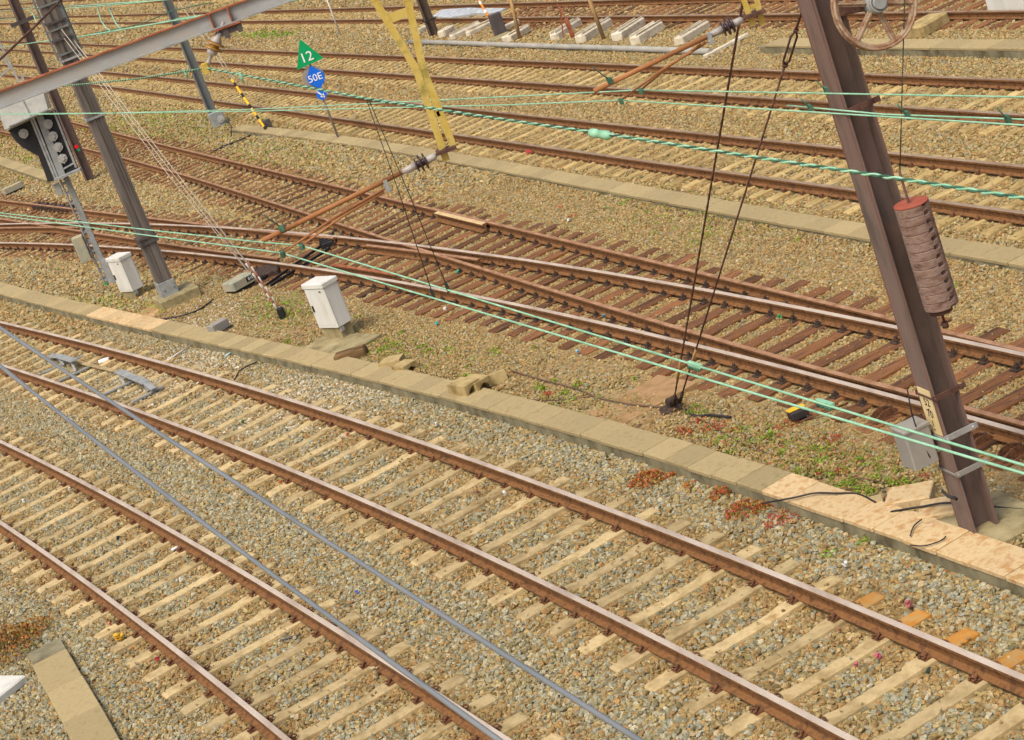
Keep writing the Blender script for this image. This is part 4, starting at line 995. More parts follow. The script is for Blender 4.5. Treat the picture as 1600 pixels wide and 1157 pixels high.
for j in range(2):
    q1, q2 = MB(), MB(); o_ = Vector((.05*j, -.03*j, .02*j))
    for k in range(n): (q1 if (k + j) % 2 else q2).tube([a + o_*1.2 + (b_ - a)*(k/n), a + o_*1.2 + (b_ - a)*((k+1)/n)], .020, 7)
    q1.build('red_band', mat('faded_red', [(120, 74, 60), (148, 100, 84)], 8, .9, bump=.1), gr); q2.build('white_band', M['guy'], gr)
q = MB(); q.box(aL.x-.07, aL.x+.07, aL.y-.07, aL.y+.07, -.2, .12, bev=.02); q.build('shackle', M['black'], gr)
# mid guys with yellow guard
a = G(417, 205, -.1); top = RY(272, -8, bMM.y); t2 = RY(284, -8, bMM.y)
for i, (tt, lab) in enumerate(((top, 'left pale guy wire from the yellow striped guard to the bluish mast'), (t2, 'right pale guy wire from the yellow striped guard to the bluish mast'))):
    wire('guy_wire', [a.lerp(tt, .34), tt], .014, M['guy'], lab, 'guy wire', 'pale guy wires of the bluish mast')
yg = thing('guy_guard', a, 'yellow and black striped guard rod on a dark block behind the middle trough', 'guy guard', 'striped guy guards')
def stripes(root, a, b_, n, m1, m2, r=.05, nm=('yellow_band', 'black_band')):
    q1, q2 = MB(), MB()
    for k in range(n): (q1 if k % 3 else q2).tube([a.lerp(b_, k/n), a.lerp(b_, (k+1)/n)], r, 8)
    q1.build(nm[0], m1, root); q2.build(nm[1], m2, root)
stripes(yg, a, a.lerp(top, .36), 14, M['yellow_stripe'], M['black'], .045)
b0 = G(421, 205, -.2); q = MB(frame(b0, .25)); q.box(-.14, .14, -.12, .12, 0, .4, bev=.02); q.build('anchor_block', M['block_dark'], yg)
q = MB(frame(G(425, 214, -.22), .3)); q.box(-.38, .42, -.3, .3, 0, .1, bev=.02); q.build('base_slab', M['plinth'], yg)
a = G(776, 48, -.1); top = RY(730, -30, a.y + 4)
og = thing('guy_guard', a, 'orange and white striped guard rod on a grey block among the pale blocks', 'guy guard', 'striped guy guards')
stripes(og, a, a.lerp(top, .9), 16, M['orange_stripe'], M['paint_white'], .045, ('orange_band', 'white_band'))
q = MB(frame(G(783, 54, -.2), .2)); q.box(-.2, .2, -.15, .15, 0, .75, bev=.02); q.build('anchor_block', M['block_dark'], og)
q = MB(frame(G(783, 60, -.22), .2)); q.box(-.4, .4, -.4, .4, 0, .08, bev=.02); q.build('base_slab', M['plinth'], og)

# -- signal
bS = G(173, 448, -.15); sg = thing('railway_signal', bS, 'grey railway signal with black lamp panel and pale hoods at the left edge', 'signal')
fS = frame(bS, math.radians(6)); zh0 = ZUP(bS, 96, 280) - bS.z; zh1 = ZUP(bS, 48, 168) - bS.z; ztop = ZUP(bS, 8, 10) - bS.z
q = MB(fS); q.box(-.01, .12, -.09, .09, 0, zh1+.6); q.box(-.12, -.085, -.09, .09, 0, zh1+.6)
for k in range(int((zh1)/.26)): q.box(-.085, -.01, -.08, .08, .2 + k*.26, .255 + k*.26)
q.build('post', M['galv_dull'], sg)
q = MB(fS); q.box(.02, .16, -.12, -.09, .02, .75); q.build('foot_plate', M['galv'], sg)
q = MB(fS); q.box(-.11, -.04, -.1, -.09, .02, .16); q.build('label_plate', M['sign_green'], sg)
q = MB(fS); q.box(-.42, -.14, -.2, .1, .85, 1.5, bev=.02); q.build('equipment_box', M['box_green'], sg)
q = MB(fS); q.box(-.30, -.16, -.1, .08, zh0 - .35, zh0 - .05); q.build('junction_box', M['galv_dull'], sg)
yS = bS.y - .22
def sp2(px, py, dy=0): return RY(px, py, yS + dy)
panel = [(11, 200), (86, 171), (122, 262), (108, 272), (82, 283), (75, 284), (60, 244), (34, 230), (20, 215)]
q = MB(); q.prism([sp2(*p) for p in panel], (0, .02, 0)); q.build('lamp_panel', M['panel'], sg)
q = MB()
for a, b_ in (((47, 183), (86, 279)), ((51, 182), (90, 278)), ((84, 174), (119, 262)), ((46, 186), (86, 171)), ((96, 266), (117, 254)), ((11, 203), (48, 186))): q.bar(sp2(*a, -.04), sp2(*b_, -.04), .05, .04)
q.build('panel_frame', M['galv'], sg)
q = MB(); q.bar(sp2(62, 182, -.06), sp2(98, 277, -.06), .17, .03, up=(0, 1, 0)); q.build('centre_strip', M['galv_dull'], sg)
q = MB(); q.bar(sp2(86, 281, -.12), sp2(126, 264, -.12), .3, .05); q.build('foot_tray', M['galv_dull'], sg)
for px, py in ((37, 209), (75, 194), (83, 213), (91, 230), (98, 248)):
    c = sp2(px, py, -.07); q = MB(); q.disc(c, (0, 1, 0), .115, .06, 20); q.disc(c + Vector((0, -.04, 0)), (0, 1, 0), .055, .05, 14)
    for k in range(3): t = 2*PI*k/3 + .5; q.bar(c + Vector((0, -.03, 0)), c + Vector((.13*math.cos(t), -.03, .13*math.sin(t))), .025, .02)
    q.build('lamp', M['lamp'], sg)
q = MB()
hood = [(2, 166), (72, 140), (80, 168), (46, 182), (12, 198)]
T_ = [sp2(*p) for p in hood]
q.prism([p + Vector((0, -.25, 0)) for p in T_], (0, .27, 0)); q.build('hood', M['canopy'], sg)
q = MB(); q.bar(sp2(34, 154, -.54), sp2(48, 182, -.54), .012, .02); q.bar(sp2(14, 198, -.54), sp2(80, 169, -.54), .03, .03); q.build('hood_seam', M['galv_dull'], sg)
q = MB(fS)
for sx, tz in ((-.16, ztop), (.06, ztop-1.6)): q.bar((sx*.4 - .0, 0, zh1+.5), (sx, 0, tz), .05, .05)
q.bar((-.42, .0, zh1+1.9), (-.1, 0, zh1+1.0), .04, .04); q.bar((-.45, 0, ztop-1.5), (-.12, 0, ztop-1.35), .04, .04); q.box(-.24, -.08, -.06, .06, ztop-.05, ztop+.12)
q.build('top_frame', M['galv'], sg)

# -- white cabinets
def cabinet(pxb, pyb, rz, w, d, h, plinth_h, label):
    b = G(pxb, pyb, -.15); root = thing('equipment_cabinet', b, label, 'cabinet', 'white trackside cabinets'); f = frame(b, rz)
    q = MB(f); q.box(-w/2+.03, w/2-.03, -d/2+.03, d/2-.03, 0, plinth_h, bev=.01); q.build('plinth', M['plinth'], root)
    q = MB(f); q.box(-w/2, w/2, -d/2, d/2, plinth_h, plinth_h+h, bev=.012); bd = q.build('body', M['white'], root)
    q = MB(f); q.box(-w/2-.02, w/2+.02, -d/2-.02, d/2+.02, plinth_h+h-.07, plinth_h+h+.02, bev=.015); q.build('lid', M['white'], root)
    q = MB(f); q.box(-w/2-.006, -w/2, -d/2+.03, d/2-.03, plinth_h+.05, plinth_h+h-.1); dr = q.build('door', M['white'], root)
    q = MB(f); q.box(-w/2-.022, -w/2-.006, d/2-.1, d/2-.06, plinth_h+.38*h, plinth_h+.52*h); q.box(-w/2-.018, -w/2-.006, -d/2+.1, -d/2+.16, plinth_h+.83*h, plinth_h+.85*h); q.build('handle', M['black'], dr)
    q = MB(f); q.box(-w/2+.02, -w/2+.026, -d/2-.004, -d/2, plinth_h, plinth_h+h-.08); q.box(w/2-.03, w/2-.024, -d/2-.004, -d/2, plinth_h, plinth_h+h-.08); q.build('seam', M['white_edge'], root)
    q = MB(f); q.box(-w/2+.04, -w/2+.12, -d/2-.01, -d/2+.03, plinth_h-.1, plinth_h-.02); q.build('bracket', M['galv'], root)
    return root
cabinet(534, 530, math.radians(38), .36, .62, .88, .32, 'white metal cabinet on a concrete plinth in mid picture, nearer of the two')
cabinet(213, 467, math.radians(38), .34, .60, .86, .26, 'white metal cabinet between the signal and the weathered mast')
b = G(520, 547, -.16); q = MB(frame(b, math.radians(38))); q.box(-.5, .5, -.95, .75, -.1, .1, bev=.02); tag(q.build('concrete_slab', M['plinth']), 'flat concrete slab under the nearer white cabinet, beside the trough', 'concrete slab')
b = G(262, 482, -.14); q = MB(frame(b, math.radians(30))); q.box(-1.0, .95, -.25, .9, -.1, .035, bev=.02); tag(q.build('concrete_slab', M['sand']), 'low sandy concrete slab around the left cabinet and mast foot', 'concrete slab')
b = G(1000, 628, -.15); q = MB(frame(b, math.radians(25))); zs_ = float(gz(np.array([b.x]), np.array([b.y]))[0]) - b.z; q.box(-.75, .7, -.5, .5, zs_-.1, zs_+.006); o = q.build('concrete_slab', mat('buried_slab', [(128, 104, 68), (146, 118, 78), (166, 132, 94), (138, 112, 72)], 2.5, .95, bump=.5)); tag(o, 'worn brownish slab sunk in the gravel behind the anchor of the brown guy rods', 'concrete slab')

# -- signs on a post
bG = G(531, 222, -.2); sn = thing('track_sign', bG, 'post with green triangle 12, blue board 50E and small round arrow sign', 'sign')
q = MB(); zt = ZUP(bG, 484, 95); q.tube([bG, (bG.x, bG.y, zt)], .032, 8); q.build('post', M['post_tan'] if False else M['box_grey'], sn)
YS = bG.y - .08
q = MB(); q.prism([RY(a, b_, YS) for a, b_ in ((468, 61), (506, 91), (464, 110))], (0, .012, 0)); q1 = q.build('triangle_board', M['sign_green'], sn)
c = RY(479, 90, YS - .016); text_mesh('12', .40, M['paint_white'], 'lettering', q1, c, (1, 0, 0), (0, 0, 1), .003)
q = MB(); c0 = RY(490, 121, YS + .05); q.disc(c0, (0, 1, 0), .33, .02, 28); q.build('back_disc', M['box_grey'], sn)
q = MB(); q.prism([RY(a, b_, YS) for a, b_ in ((485, 103), (505, 113), (508, 123), (501, 139), (484, 132), (479, 122))], (0, .012, 0)); q2 = q.build('speed_board', M['sign_blue'], sn)
text_mesh('50E', .29, M['paint_white'], 'lettering', q2, RY(492.5, 122, YS - .016), (1, 0, 0), (0, 0, 1), .003)
c = RY(502.5, 148, YS); q = MB(); q.disc(c, (0, 1, 0), .155, .024, 24); q3 = q.build('arrow_board', M['sign_blue'], sn)
q = MB(); A, B = RY(496, 144, YS - .018), RY(506, 151, YS - .018); q.bar(A, B, .04, .012, up=(0, 1, 0)); dB = (B - A).normalized(); nB = dB.cross(Vector((0, 1, 0))).normalized()
q.prism([B + dB*.05, B - dB*.07 + nB*.075, B - dB*.07 - nB*.075], (0, .006, 0)); q.build('arrow', M['paint_white'], q3)

# -- thin posts at the top edge
def post(px, py, tx_, ty_, r, m, label, lean=0, band=None):
    b = G(px, py, -.2); t = RY(tx_, ty_, b.y + lean); t = b + (t - b)*1.35; q = MB(); q.tube([b, t], r, 8); return tag(q.build('post', m), label, 'post', 'slim posts near the top edge')
post(532, 55, 511, 0, .035, M['pole_white'], 'slim pale post at the top edge left of the yellow post')
post(944, 62, 921, 0, .06, M['post_tan'], 'slim tan post at the top edge among the pale blocks')
post(812, 60, 799, 4, .06, M['post_tan'], 'slim tan post right of the orange striped guard, with a blue cap')
b = G(896, 58, -.2); q = MB(); t = RY(884, 30, b.y); q.bar(b, t, .14, .1); q.bar(b + Vector((-.3, 0, .1)), b + Vector((-.1, 0, 1.0)), .04, .04); q.tube([t, RY(868, 2, b.y + 2)], .02, 6)
tag(q.build('rail_post', M['rust']), 'short leaning rusty post with a wire, between the pale blocks', 'post')

# -- row of pale blocks beyond the duct
def chunk(px, py, rz, l, w, h, m, label, name='concrete_block', cat='concrete block', group=None, z=-.2, ridges=0):
    b = G(px, py, z); f = frame(b, rz); q = MB(f); q.box(-l/2, l/2, -w/2, w/2, 0, h, bev=min(.04, h*.3, w*.3))
    for k in range(ridges): q.box(-l/2+.03, l/2-.03, -w/2+.06+k*(w-.14)/max(1, ridges-1), -w/2+.1+k*(w-.14)/max(1, ridges-1), h, h+.05)
    r_ = random.Random(px*7+py)
    q.v = [(a + r_.uniform(-.012, .012), b_ + r_.uniform(-.012, .012), c + r_.uniform(-.008, .008)) for a, b_, c in q.v]
    return tag(q.build(name, m), label, cat, group)
gp_ = 'pale concrete blocks lying beyond the duct'
for px, py, rz, l, w, h, rd, lab in ((660, 50, .7, .8, .35, .3, 0, 'pale block left of the dark mast at the top edge'), (699, 54, .9, 1.0, .6, .4, 0, 'stubby pale block right of the dark mast'),
    (728, 52, .62, 1.9, .5, .3, 2, 'long pale ribbed block, middle of the left row'), (753, 47, .62, 1.9, .45, .3, 2, 'long pale ribbed block just left of the orange guard'),
    (798, 44, .6, 1.2, .3, .3, 0, 'thin pale block behind the tan post'), (808, 58, .75, 1.5, .8, .35, 1, 'broad pale block at the foot of the tan post'),
    (886, 51, .9, 2.2, .6, .35, 2, 'pale block beside the leaning rusty post'), (930, 54, .85, 2.3, .7, .4, 3, 'pale ribbed block under the second tan post'),
    (984, 52, .85, 2.0, .7, .4, 3, 'pale ribbed block in the middle of the right row'), (1013, 58, .8, 1.9, .65, .4, 3, 'pale ribbed block touching its left neighbour, right row'),
    (1083, 57, .75, 1.9, .6, .35, 2, 'pale block left of the right insulator'), (1135, 73, .55, 2.2, .3, .12, 0, 'thin white slab at the left end of the top right trough')):
    chunk(px, py, rz, l*.72, w*.55, h*.6, M['pale_stone'], lab, group=gp_, ridges=min(rd, 2))
chunk(1450, 48, math.radians(32), .95, .6, .26, M['rubble'], 'big tan concrete block right of the pulley wheel')
b = G(1615, 6, -.2); q = MB(frame(b, .5)); q.box(-.5, 3.0, -.5, .9, 0, .4, bev=.03); tag(q.build('equipment_cabinet', M['white']), 'white box corner at the extreme top right edge', 'cabinet')
b = G(733, 22, -.12); q = MB(); P = [G(a, c, -.12) for a, c in ((676, 25), (690, 15), (735, 12), (772, 14), (790, 13), (775, 20), (740, 21), (700, 28))]
n_ = len(P); cz = sum(P, Vector())/n_; q.add([p for p in P] + [cz + Vector((0, 0, .15))] + [p + Vector((0, 0, -.1)) for p in P], [(i, (i+1) % n_, n_) for i in range(n_)] + [(i, i+n_+1, (i+1) % n_ + n_+1, (i+1) % n_) for i in range(n_)])
tag(q.build('plastic_sheet', M['tarp']), 'crumpled grey plastic sheet lying in the farthest track', 'plastic sheet')

# -- trackside boxes
def tbox(px, py, rz, l, w, h, m, label, name='track_box', z=-.18, extra=None):
    b = G(px, py, z); root = thing(name, b, label, 'trackside box'); f = frame(b, rz)
    q = MB(f); q.box(-l/2, l/2, -w/2, w/2, .05, h, bev=.012); q.build('housing', m, root)
    q = MB(f); q.box(-l/2+.04, l/2-.04, -w/2+.02, w/2-.02, 0, .05); q.build('foot', M['black'], root)
    return root, f
r_, f_ = tbox(377, 450, math.radians(38), .62, .46, .24, M['box_green'], 'flat grey motor box with black number label, right of the mast foot', z=-.14)
q = MB(f_); q.box(.0+.06, .30, -.235, -.23, .1, .21); lb = q.build('label_plate', M['black'], r_)
o_ = f_ @ Vector((.18, -.237, .155)); xd = (f_.to_3x3() @ Vector((1, 0, 0))); text_mesh('810', .10, M['paint_white'], 'number', lb, o_, xd, (0, 0, 1), .001)
q = MB(f_); q.box(.34, .52, .15, .35, .05, .17, bev=.01); q.build('junction_box', M['box_green'], r_)
r_, f_ = tbox(345, 520, math.radians(40), .42, .24, .24, M['box_grey'], 'small light grey box with a cable coil just above the trough', z=-.14)
q = MB(f_)
for k in range(3): q.tube([(.05+.09*math.cos(t)+k*.03, -.22+.05*math.sin(t), .03+.02*k) for t in np.linspace(0, 6.2, 14)], .008, 5)
q.build('cable_coil', M['cable'], r_)
q = MB(f_); q.box(-.5, -.26, -.05, .06, .02, .08, bev=.01); q.build('pipe_stub', M['pale_stone'], r_)
tbox(22, 300, math.radians(30), .75, .3, .26, M['box_green'], 'low grey green box on pale gravel at the left edge', z=-.2)
r_, f_ = tbox(1250, 656, math.radians(8), .24, .18, .15, M['cable'], 'small dark box with yellow top beside the wooden sleepers', z=-.17)
q = MB(f_); q.box(-.12, .12, -.02, .1, .151, .157); q.build('lid', M['yellow_stripe'], r_)
q = MB(); a, b_ = G(1228, 668, -.17), G(1325, 630, -.17); q.tube([a, b_], .014, 6); tag(q.build('rod', M['clip']), 'thin rusty rod lying between the small dark box and the sleepers', 'rod')

# -- crocodile contact ramp in track two
cr0 = thing('contact_ramp', G(150, 590, -.17), 'bent grey metal ramp on supports between the rails of the curving track', 'contact ramp')
def ramp(pts, w=.17):
    q = MB(); P = [G(a, b_, z) for a, b_, z in pts]
    for i in range(len(P)-1): q.bar(P[i], P[i+1] + (P[i+1]-P[i]).normalized()*.004, w, .02)
    return q
ramp([(77, 556, -.10), (92, 557, -.03), (116, 564, .02)]).build('ramp_plate', M['galv_dull'], cr0); ramp([(184, 580, .02), (228, 598, .0)]).build('ramp_plate', M['galv_dull'], cr0)
ramp([(228, 598, .0), (240, 608, -.09)], .13).build('ramp_tip', M['galv'], cr0)
ramp([(118, 565, -.12), (150, 573, -.14), (184, 581, -.12)], .10).build('ramp_plate', M['concrete'], cr0)
for a, b_ in (((90, 558), (100, 572)), ((112, 566), (118, 582)), ((188, 586), (194, 602)), ((225, 600), (232, 612))):
    A, B = G(*a, -.02), G(*b_, -.17); q = MB(); q.bar(A, B, .05, .05); q.build('leg', M['galv_dull'], cr0)
for a, b_ in (((60, 586), (130, 556)), ((92, 596), (142, 572)), ((160, 618), (215, 592)), ((205, 630), (255, 604))):
    A, B = G(*a, -.165), G(*b_, -.165); q = MB(); q.bar(A, B, .09, .03); q.build('support', M['galv_dull'], cr0)
def lying(px, py, qx, qy, r, m, name, label, cat, z=-.18):
    q = MB(); q.tube([G(px, py, z), G(qx, qy, z)], r, 8); return tag(q.build(name, m), label, cat)
lying(155, 567, 171, 561, .055, M['paint_white'], 'canister', 'white cylinder lying between the rails near the grey ramp', 'canister')
lying(261, 564, 299, 539, .018, M['pole_white'], 'white_rod', 'thin white rod on the gravel just below the trough', 'rod')
lying(352, 557, 364, 549, .02, plain('pale_blue', (150, 196, 206)), 'plastic_strip', 'short pale blue strip at the foot of the trough', 'litter')
q = MB(); q.tube([G(a, b_, -.17) for a, b_ in ((366, 594), (374, 580), (388, 571), (402, 566))], .014, 6); tag(q.build('cable_offcut', M['cable']), 'curled dark cable offcut on pale gravel below the trough', 'cable')

# -- broken trough pieces and timber block
def upiece(px, py, rz, l, w, h, label, tip=False, z=-.14):
    b = G(px, py, z); f = frame(b, rz)
    if tip: f = f @ Matrix.Rotation(math.radians(80), 4, 'X')
    q = MB(f); n = 9; t = .05; out = [(-w/2, 0), (-w/2, h), (w/2, h), (w/2, 0)]
    inn = [((w/2-t)*math.cos(a), (h-t)*math.sin(a)) for a in np.linspace(0, PI, n)]
    poly = out + inn
    vs = [(-l/2, a, c) for a, c in poly] + [(l/2, a, c) for a, c in poly]; k = len(poly)
    fs = [(i, (i+1) % k, (i+1) % k + k, i + k) for i in range(k)]
    # end caps as strips
    outer = [(w/2, 0), (w/2, h)] ; m_ = n//2
    for off, rev in ((0, False), (k, True)):
        I = [4+j for j in range(n)]
        quads = [(3, 2, I[m_])] + [(3, I[j+1], I[j]) for j in range(m_)] + [(2, 1, I[m_])] + [(0, I[j], I[j+1]) for j in range(m_, n-1)] + [(0, 1, I[m_])][::-1]
        for c in quads: c = tuple(x + off for x in c); fs.append(c if rev else tuple(reversed(c)))
    q.add(vs, fs); return tag(q.build('trough_piece', M['rubble']), label, 'concrete piece', 'broken trough pieces')
upiece(728, 612, math.radians(-58), .5, .3, .17, 'arched concrete piece on the trough edge, front one of a pair', z=-.03)
upiece(745, 607, math.radians(-58), .5, .3, .17, 'arched concrete piece on the trough edge, rear one of a pair', z=-.06)
upiece(636, 582, math.radians(-55), .35, .3, .17, 'arched concrete piece lying left of the green tuft, hole facing down right')
upiece(616, 574, math.radians(-20), .4, .3, .16, 'overturned concrete piece left of the arched one')
upiece(779, 596, math.radians(10), .26, .32, .18, 'concrete channel piece standing on end right of the pair', tip=True)
chunk(552, 562, math.radians(-14), .62, .26, .2, M['wood'], 'short dark sawn timber block near the trough, below the nearer cabinet', 'timber_block', 'timber block', None, -.14)
# slab heap at the big mast foot
def lid(px, py, rz, l, w, label, m='kerb_orange', z=-.13, h=.13, g=None):
    b = G(px, py, z); q = MB(frame(b, rz)); q.box(-l/2, l/2, -w/2, w/2, 0, h, bev=.012); return tag(q.build('concrete_slab', M[m]), label, 'concrete lid', g)
lid(1425, 785, math.radians(-25), .52, .42, 'loose orange stained lid left of the big mast foot')
lid(1475, 806, math.radians(-25), .50, .42, 'loose orange stained lid touching the big mast foundation', z=-.14)
lid(1358, 790, math.radians(-10), .34, .2, 'small pale broken lid fragment on the trough', 'kerb', -.1, .06)

# -- ground cables
def gcable(pts, r, m, label):
    P = [G(a, b_, z) for a, b_, z in pts]; D = []
    for i in range(len(P)-1):
        p0, p1, p2, p3 = P[max(i-1, 0)], P[i], P[i+1], P[min(i+2, len(P)-1)]
        for k in range(6):
            t = k/6; D.append(.5*((2*p1) + (p2-p0)*t + (2*p0-5*p1+4*p2-p3)*t*t + (3*p1-p0-3*p2+p3)*t**3))
    D.append(P[-1]); q = MB(); q.tube(D, r, 6); return tag(q.build('ground_cable', m), label, 'cable', 'cables lying on the gravel')
zc = -.10
gcable([(800, 580, zc), (840, 592, zc), (900, 608, zc), (935, 622, zc), (985, 632, zc), (1040, 637, zc)], .012, M['cable_brown'], 'brown cable leading to the ground anchor from the upper left')
gcable([(800, 622, zc), (860, 626, zc), (920, 620, zc)], .008, M['cable_brown'], 'short brown cable joining the anchor cable from the left')
gcable([(1072, 640, zc), (1085, 650, zc), (1110, 649, zc), (1142, 652, zc)], .018, M['cable'], 'thick black cable end right of the ground anchor')
gcable([(1085, 652, zc), (1110, 664, zc), (1150, 688, zc), (1190, 705, zc), (1270, 733, zc), (1400, 757, zc)], .009, M['cable_brown'], 'long thin brown cable running from the anchor towards the big mast foot')
gcable([(1190, 787, .0), (1240, 778, .01), (1272, 771, .01), (1305, 771, .0), (1340, 772, -.02), (1368, 785, -.01)], .011, M['cable'], 'thin black cable draped over the orange end of the trough')
gcable([(1392, 800, -.02), (1440, 792, .01), (1485, 786, .02), (1560, 793, -.05), (1600, 797, -.06)], .012, M['cable'], 'dark cable across the loose lids at the big mast foot')
gcable([(1422, 838, .0), (1428, 822, .01), (1440, 812, .01)], .008, M['cable'], 'short wire loop on the orange lids, left end')
gcable([(1422, 852, -.0), (1445, 853, .0), (1470, 845, .0), (1478, 838, .0)], .007, M['cable'], 'thin wire loop on the orange lids, right end')
gcable([(249, 500, -.09), (275, 496, zc), (305, 487, zc), (325, 475, zc), (336, 466, -.14)], .022, M['cable'], 'black cable curving round the weathered mast foundation')
gcable([(330, 239, -.18), (352, 228, -.18), (385, 215, -.18), (404, 203, -.18), (409, 196, -.1)], .03, M['cable'], 'black cable leading to the yellow striped guard')
gcable([(355, 183, .2), (361, 200, .1), (361, 214, -.2)], .015, M['cable'], 'black cable loop beside the two round lamps')

# ------------------------------------------------------------------ plants
def leaves(mb, c, n, r, h, ls, seed, mats=1, up=.6):
    R_ = random.Random(seed)
    for _ in range(n):
        a = R_.uniform(0, 2*PI); rr = r*math.sqrt(R_.random()); zz = h*R_.random()*(1 - (rr/r)**2*.8)
        p = Vector((c[0] + rr*math.cos(a), c[1] + rr*math.sin(a), c[2] + zz)); d = Vector((R_.gauss(0, 1), R_.gauss(0, 1), abs(R_.gauss(0, 1))*up + .2)).normalized()
        s = d.cross(Vector((R_.gauss(0, 1), R_.gauss(0, 1), R_.gauss(0, 1)))).normalized(); L_ = ls*R_.uniform(.6, 1.4)
        mb.add([p, p + d*L_*.5 + s*L_*.28, p + d*L_, p + d*L_*.5 - s*L_*.28], [(0, 1, 2, 3)], R_.randrange(mats))
def tuft(px, py, r, h, n, ms, label, group=None, name='weed', cat='weed', z=-.15, ls=.035):
    c = G(px, py, z); c.z = float(gz(np.array([c.x]), np.array([c.y]))[0]) + .005; q = MB(); leaves(q, c, n, r, h, ls, px*31+py, len(ms)); return tag(q.build(name, [M[m] for m in ms]), label, cat, group)
gG = 'small green weed tufts on the gravel'
for i, (px, py, r, h, n, lab) in enumerate([(610, 545, .22, .06, 170, 'flat bright green weed patch right of the nearer cabinet slab'), (600, 549, .12, .05, 70, None), (904, 607, .09, .1, 90, 'bright green tuft beside the brown anchor cable'), (806, 627, .12, .09, 110, 'bright green tuft touching the trough below the cable'),
    (833, 632, .07, .07, 60, None), (834, 541, .07, .05, 50, None), (1250, 752, .14, .1, 160, 'vivid green weed left of the fallen lid fragment'), (1328, 760, .09, .08, 90, None), (1347, 770, .09, .07, 80, None), (1415, 763, .1, .09, 100, 'vivid green weed near the loose lids'), (1427, 808, .1, .09, 90, 'green weed in the gap between trough and loose lids'),
    (1134, 727, .09, .07, 70, None), (1100, 708, .1, .05, 70, None), (1130, 690, .1, .06, 80, None), (1088, 640, .1, .06, 60, None), (1342, 725, .07, .06, 50, None), (1405, 740, .07, .05, 50, None), (226, 478, .3, .06, 220, 'flat green weed strip between the left cabinet and the mast'), (244, 471, .16, .05, 80, None),
    (452, 492, .1, .07, 60, None), (160, 484, .1, .05, 50, None), (110, 473, .12, .05, 50, None), (446, 500, .1, .06, 50, None), (560, 495, .1, .05, 40, None), (725, 596, .14, .08, 110, 'green tuft behind the arched concrete pair'), (1550, 850, .15, .07, 100, None), (1350, 838, .1, .08, 90, None), (1295, 858, .1, .07, 60, None),
    (978, 317, .16, .05, 60, None), (1083, 380, .2, .06, 80, None), (1105, 368, .16, .05, 60, None), (990, 590, .05, .05, 30, None), (1310, 765, .06, .05, 40, None), (1490, 447, .14, .05, 60, None), (400, 466, .08, .06, 40, None), (535, 513, .1, .04, 40, None), (1245, 378, .1, .05, 40, None)]):
    tuft(px, py, r, h, n, ('green_leaf', 'green_leaf', 'olive_leaf'), lab or 'small green weed tuft growing between the stones', None if lab else gG)
rt_ = random.Random(5)
for k in range(46):
    px, py = rt_.choice(((rt_.uniform(560, 900), 0), (rt_.uniform(1080, 1420), 0), (rt_.uniform(1080, 1420), 0), (rt_.uniform(90, 450), 1)))
    yk = np.interp(px, [a for a, b_ in R['K1']], [b_ for a, b_ in R['K1']]); py = yk - (rt_.uniform(38, 95) if not py else rt_.uniform(24, 60))
    tuft(int(px), int(py), rt_.uniform(.05, .12), rt_.uniform(.03, .07), rt_.randint(30, 90), ('green_leaf', 'green_leaf', 'olive_leaf'), 'small green weed tuft growing between the stones', gG)
gR = 'small red stonecrop patches on the gravel'
for px, py, r, h, n, lab in [(1115, 673, .2, .05, 160, 'red stonecrop patch right of the ground anchor, below the black cable'), (1075, 682, .12, .05, 80, None), (1065, 678, .09, .04, 50, None), (1090, 664, .1, .04, 50, None), (1147, 678, .09, .04, 50, None), (856, 620, .09, .04, 60, 'red stonecrop spot on the short brown cable'), (1225, 800, .26, .08, 260, 'red plant patch in front of the trough'),
    (1210, 808, .16, .06, 100, None), (1297, 688, .14, .06, 110, 'orange red stonecrop left of the grey box on the mast'), (1230, 665, .18, .07, 130, 'red plant under the small dark box'), (1448, 748, .08, .04, 40, None), (1415, 720, .08, .04, 40, None), (1316, 744, .07, .04, 40, None), (1282, 745, .06, .04, 40, None), (1370, 787, .13, .05, 70, None), (1250, 760, .07, .04, 30, None), (600, 261, .12, .04, 50, None), (535, 270, .1, .04, 40, None), (688, 264, .12, .04, 50, None), (895, 337, .1, .04, 40, None), (750, 76, .5, .1, 120, None), (780, 85, .4, .1, 80, None), (1395, 81, .3, .08, 90, None)]:
    tuft(px, py, r, h, n, ('red_leaf', 'red_leaf', 'rust_leaf'), lab or 'small red stonecrop patch between the stones', None if lab else gR)
for px, py, r, h, n, lab in [(1010, 746, .24, .16, 620, 'rust coloured bushy plant at the trough foot, leftmost of the bushy row'), (1126, 766, .16, .13, 330, 'rust coloured bushy plant at the trough foot, middle of the row'), (1160, 792, .24, .13, 460, 'brownish orange bushy plant at the trough foot, right of the middle one'), (1188, 788, .15, .1, 200, 'brownish orange plant nearest the red patch'), (1075, 752, .1, .05, 90, 'low reddish plant between the rusty bushes'), (1045, 738, .1, .06, 80, 'small olive plant touching the trough side')]:
    tuft(px, py, r, h, n, ('rust_leaf', 'olive_leaf', 'rust_leaf', 'red_leaf'), lab, 'bushy plants at the trough foot', 'shrub', 'plant', ls=.04)
c = G(8, 1020, -.2); q = MB(); leaves(q, c, 1500, .55, .45, .045, 5, 3); leaves(q, c + Vector((.35, .45, 0)), 500, .3, .2, .04, 9, 3)
sh = thing('dry_shrub', c, 'brown dry shrub with bare twigs in the bottom left corner', 'shrub'); q.build('foliage', [M['rust_leaf'], M['dry_leaf'], M['olive_leaf']], sh)
q = MB()
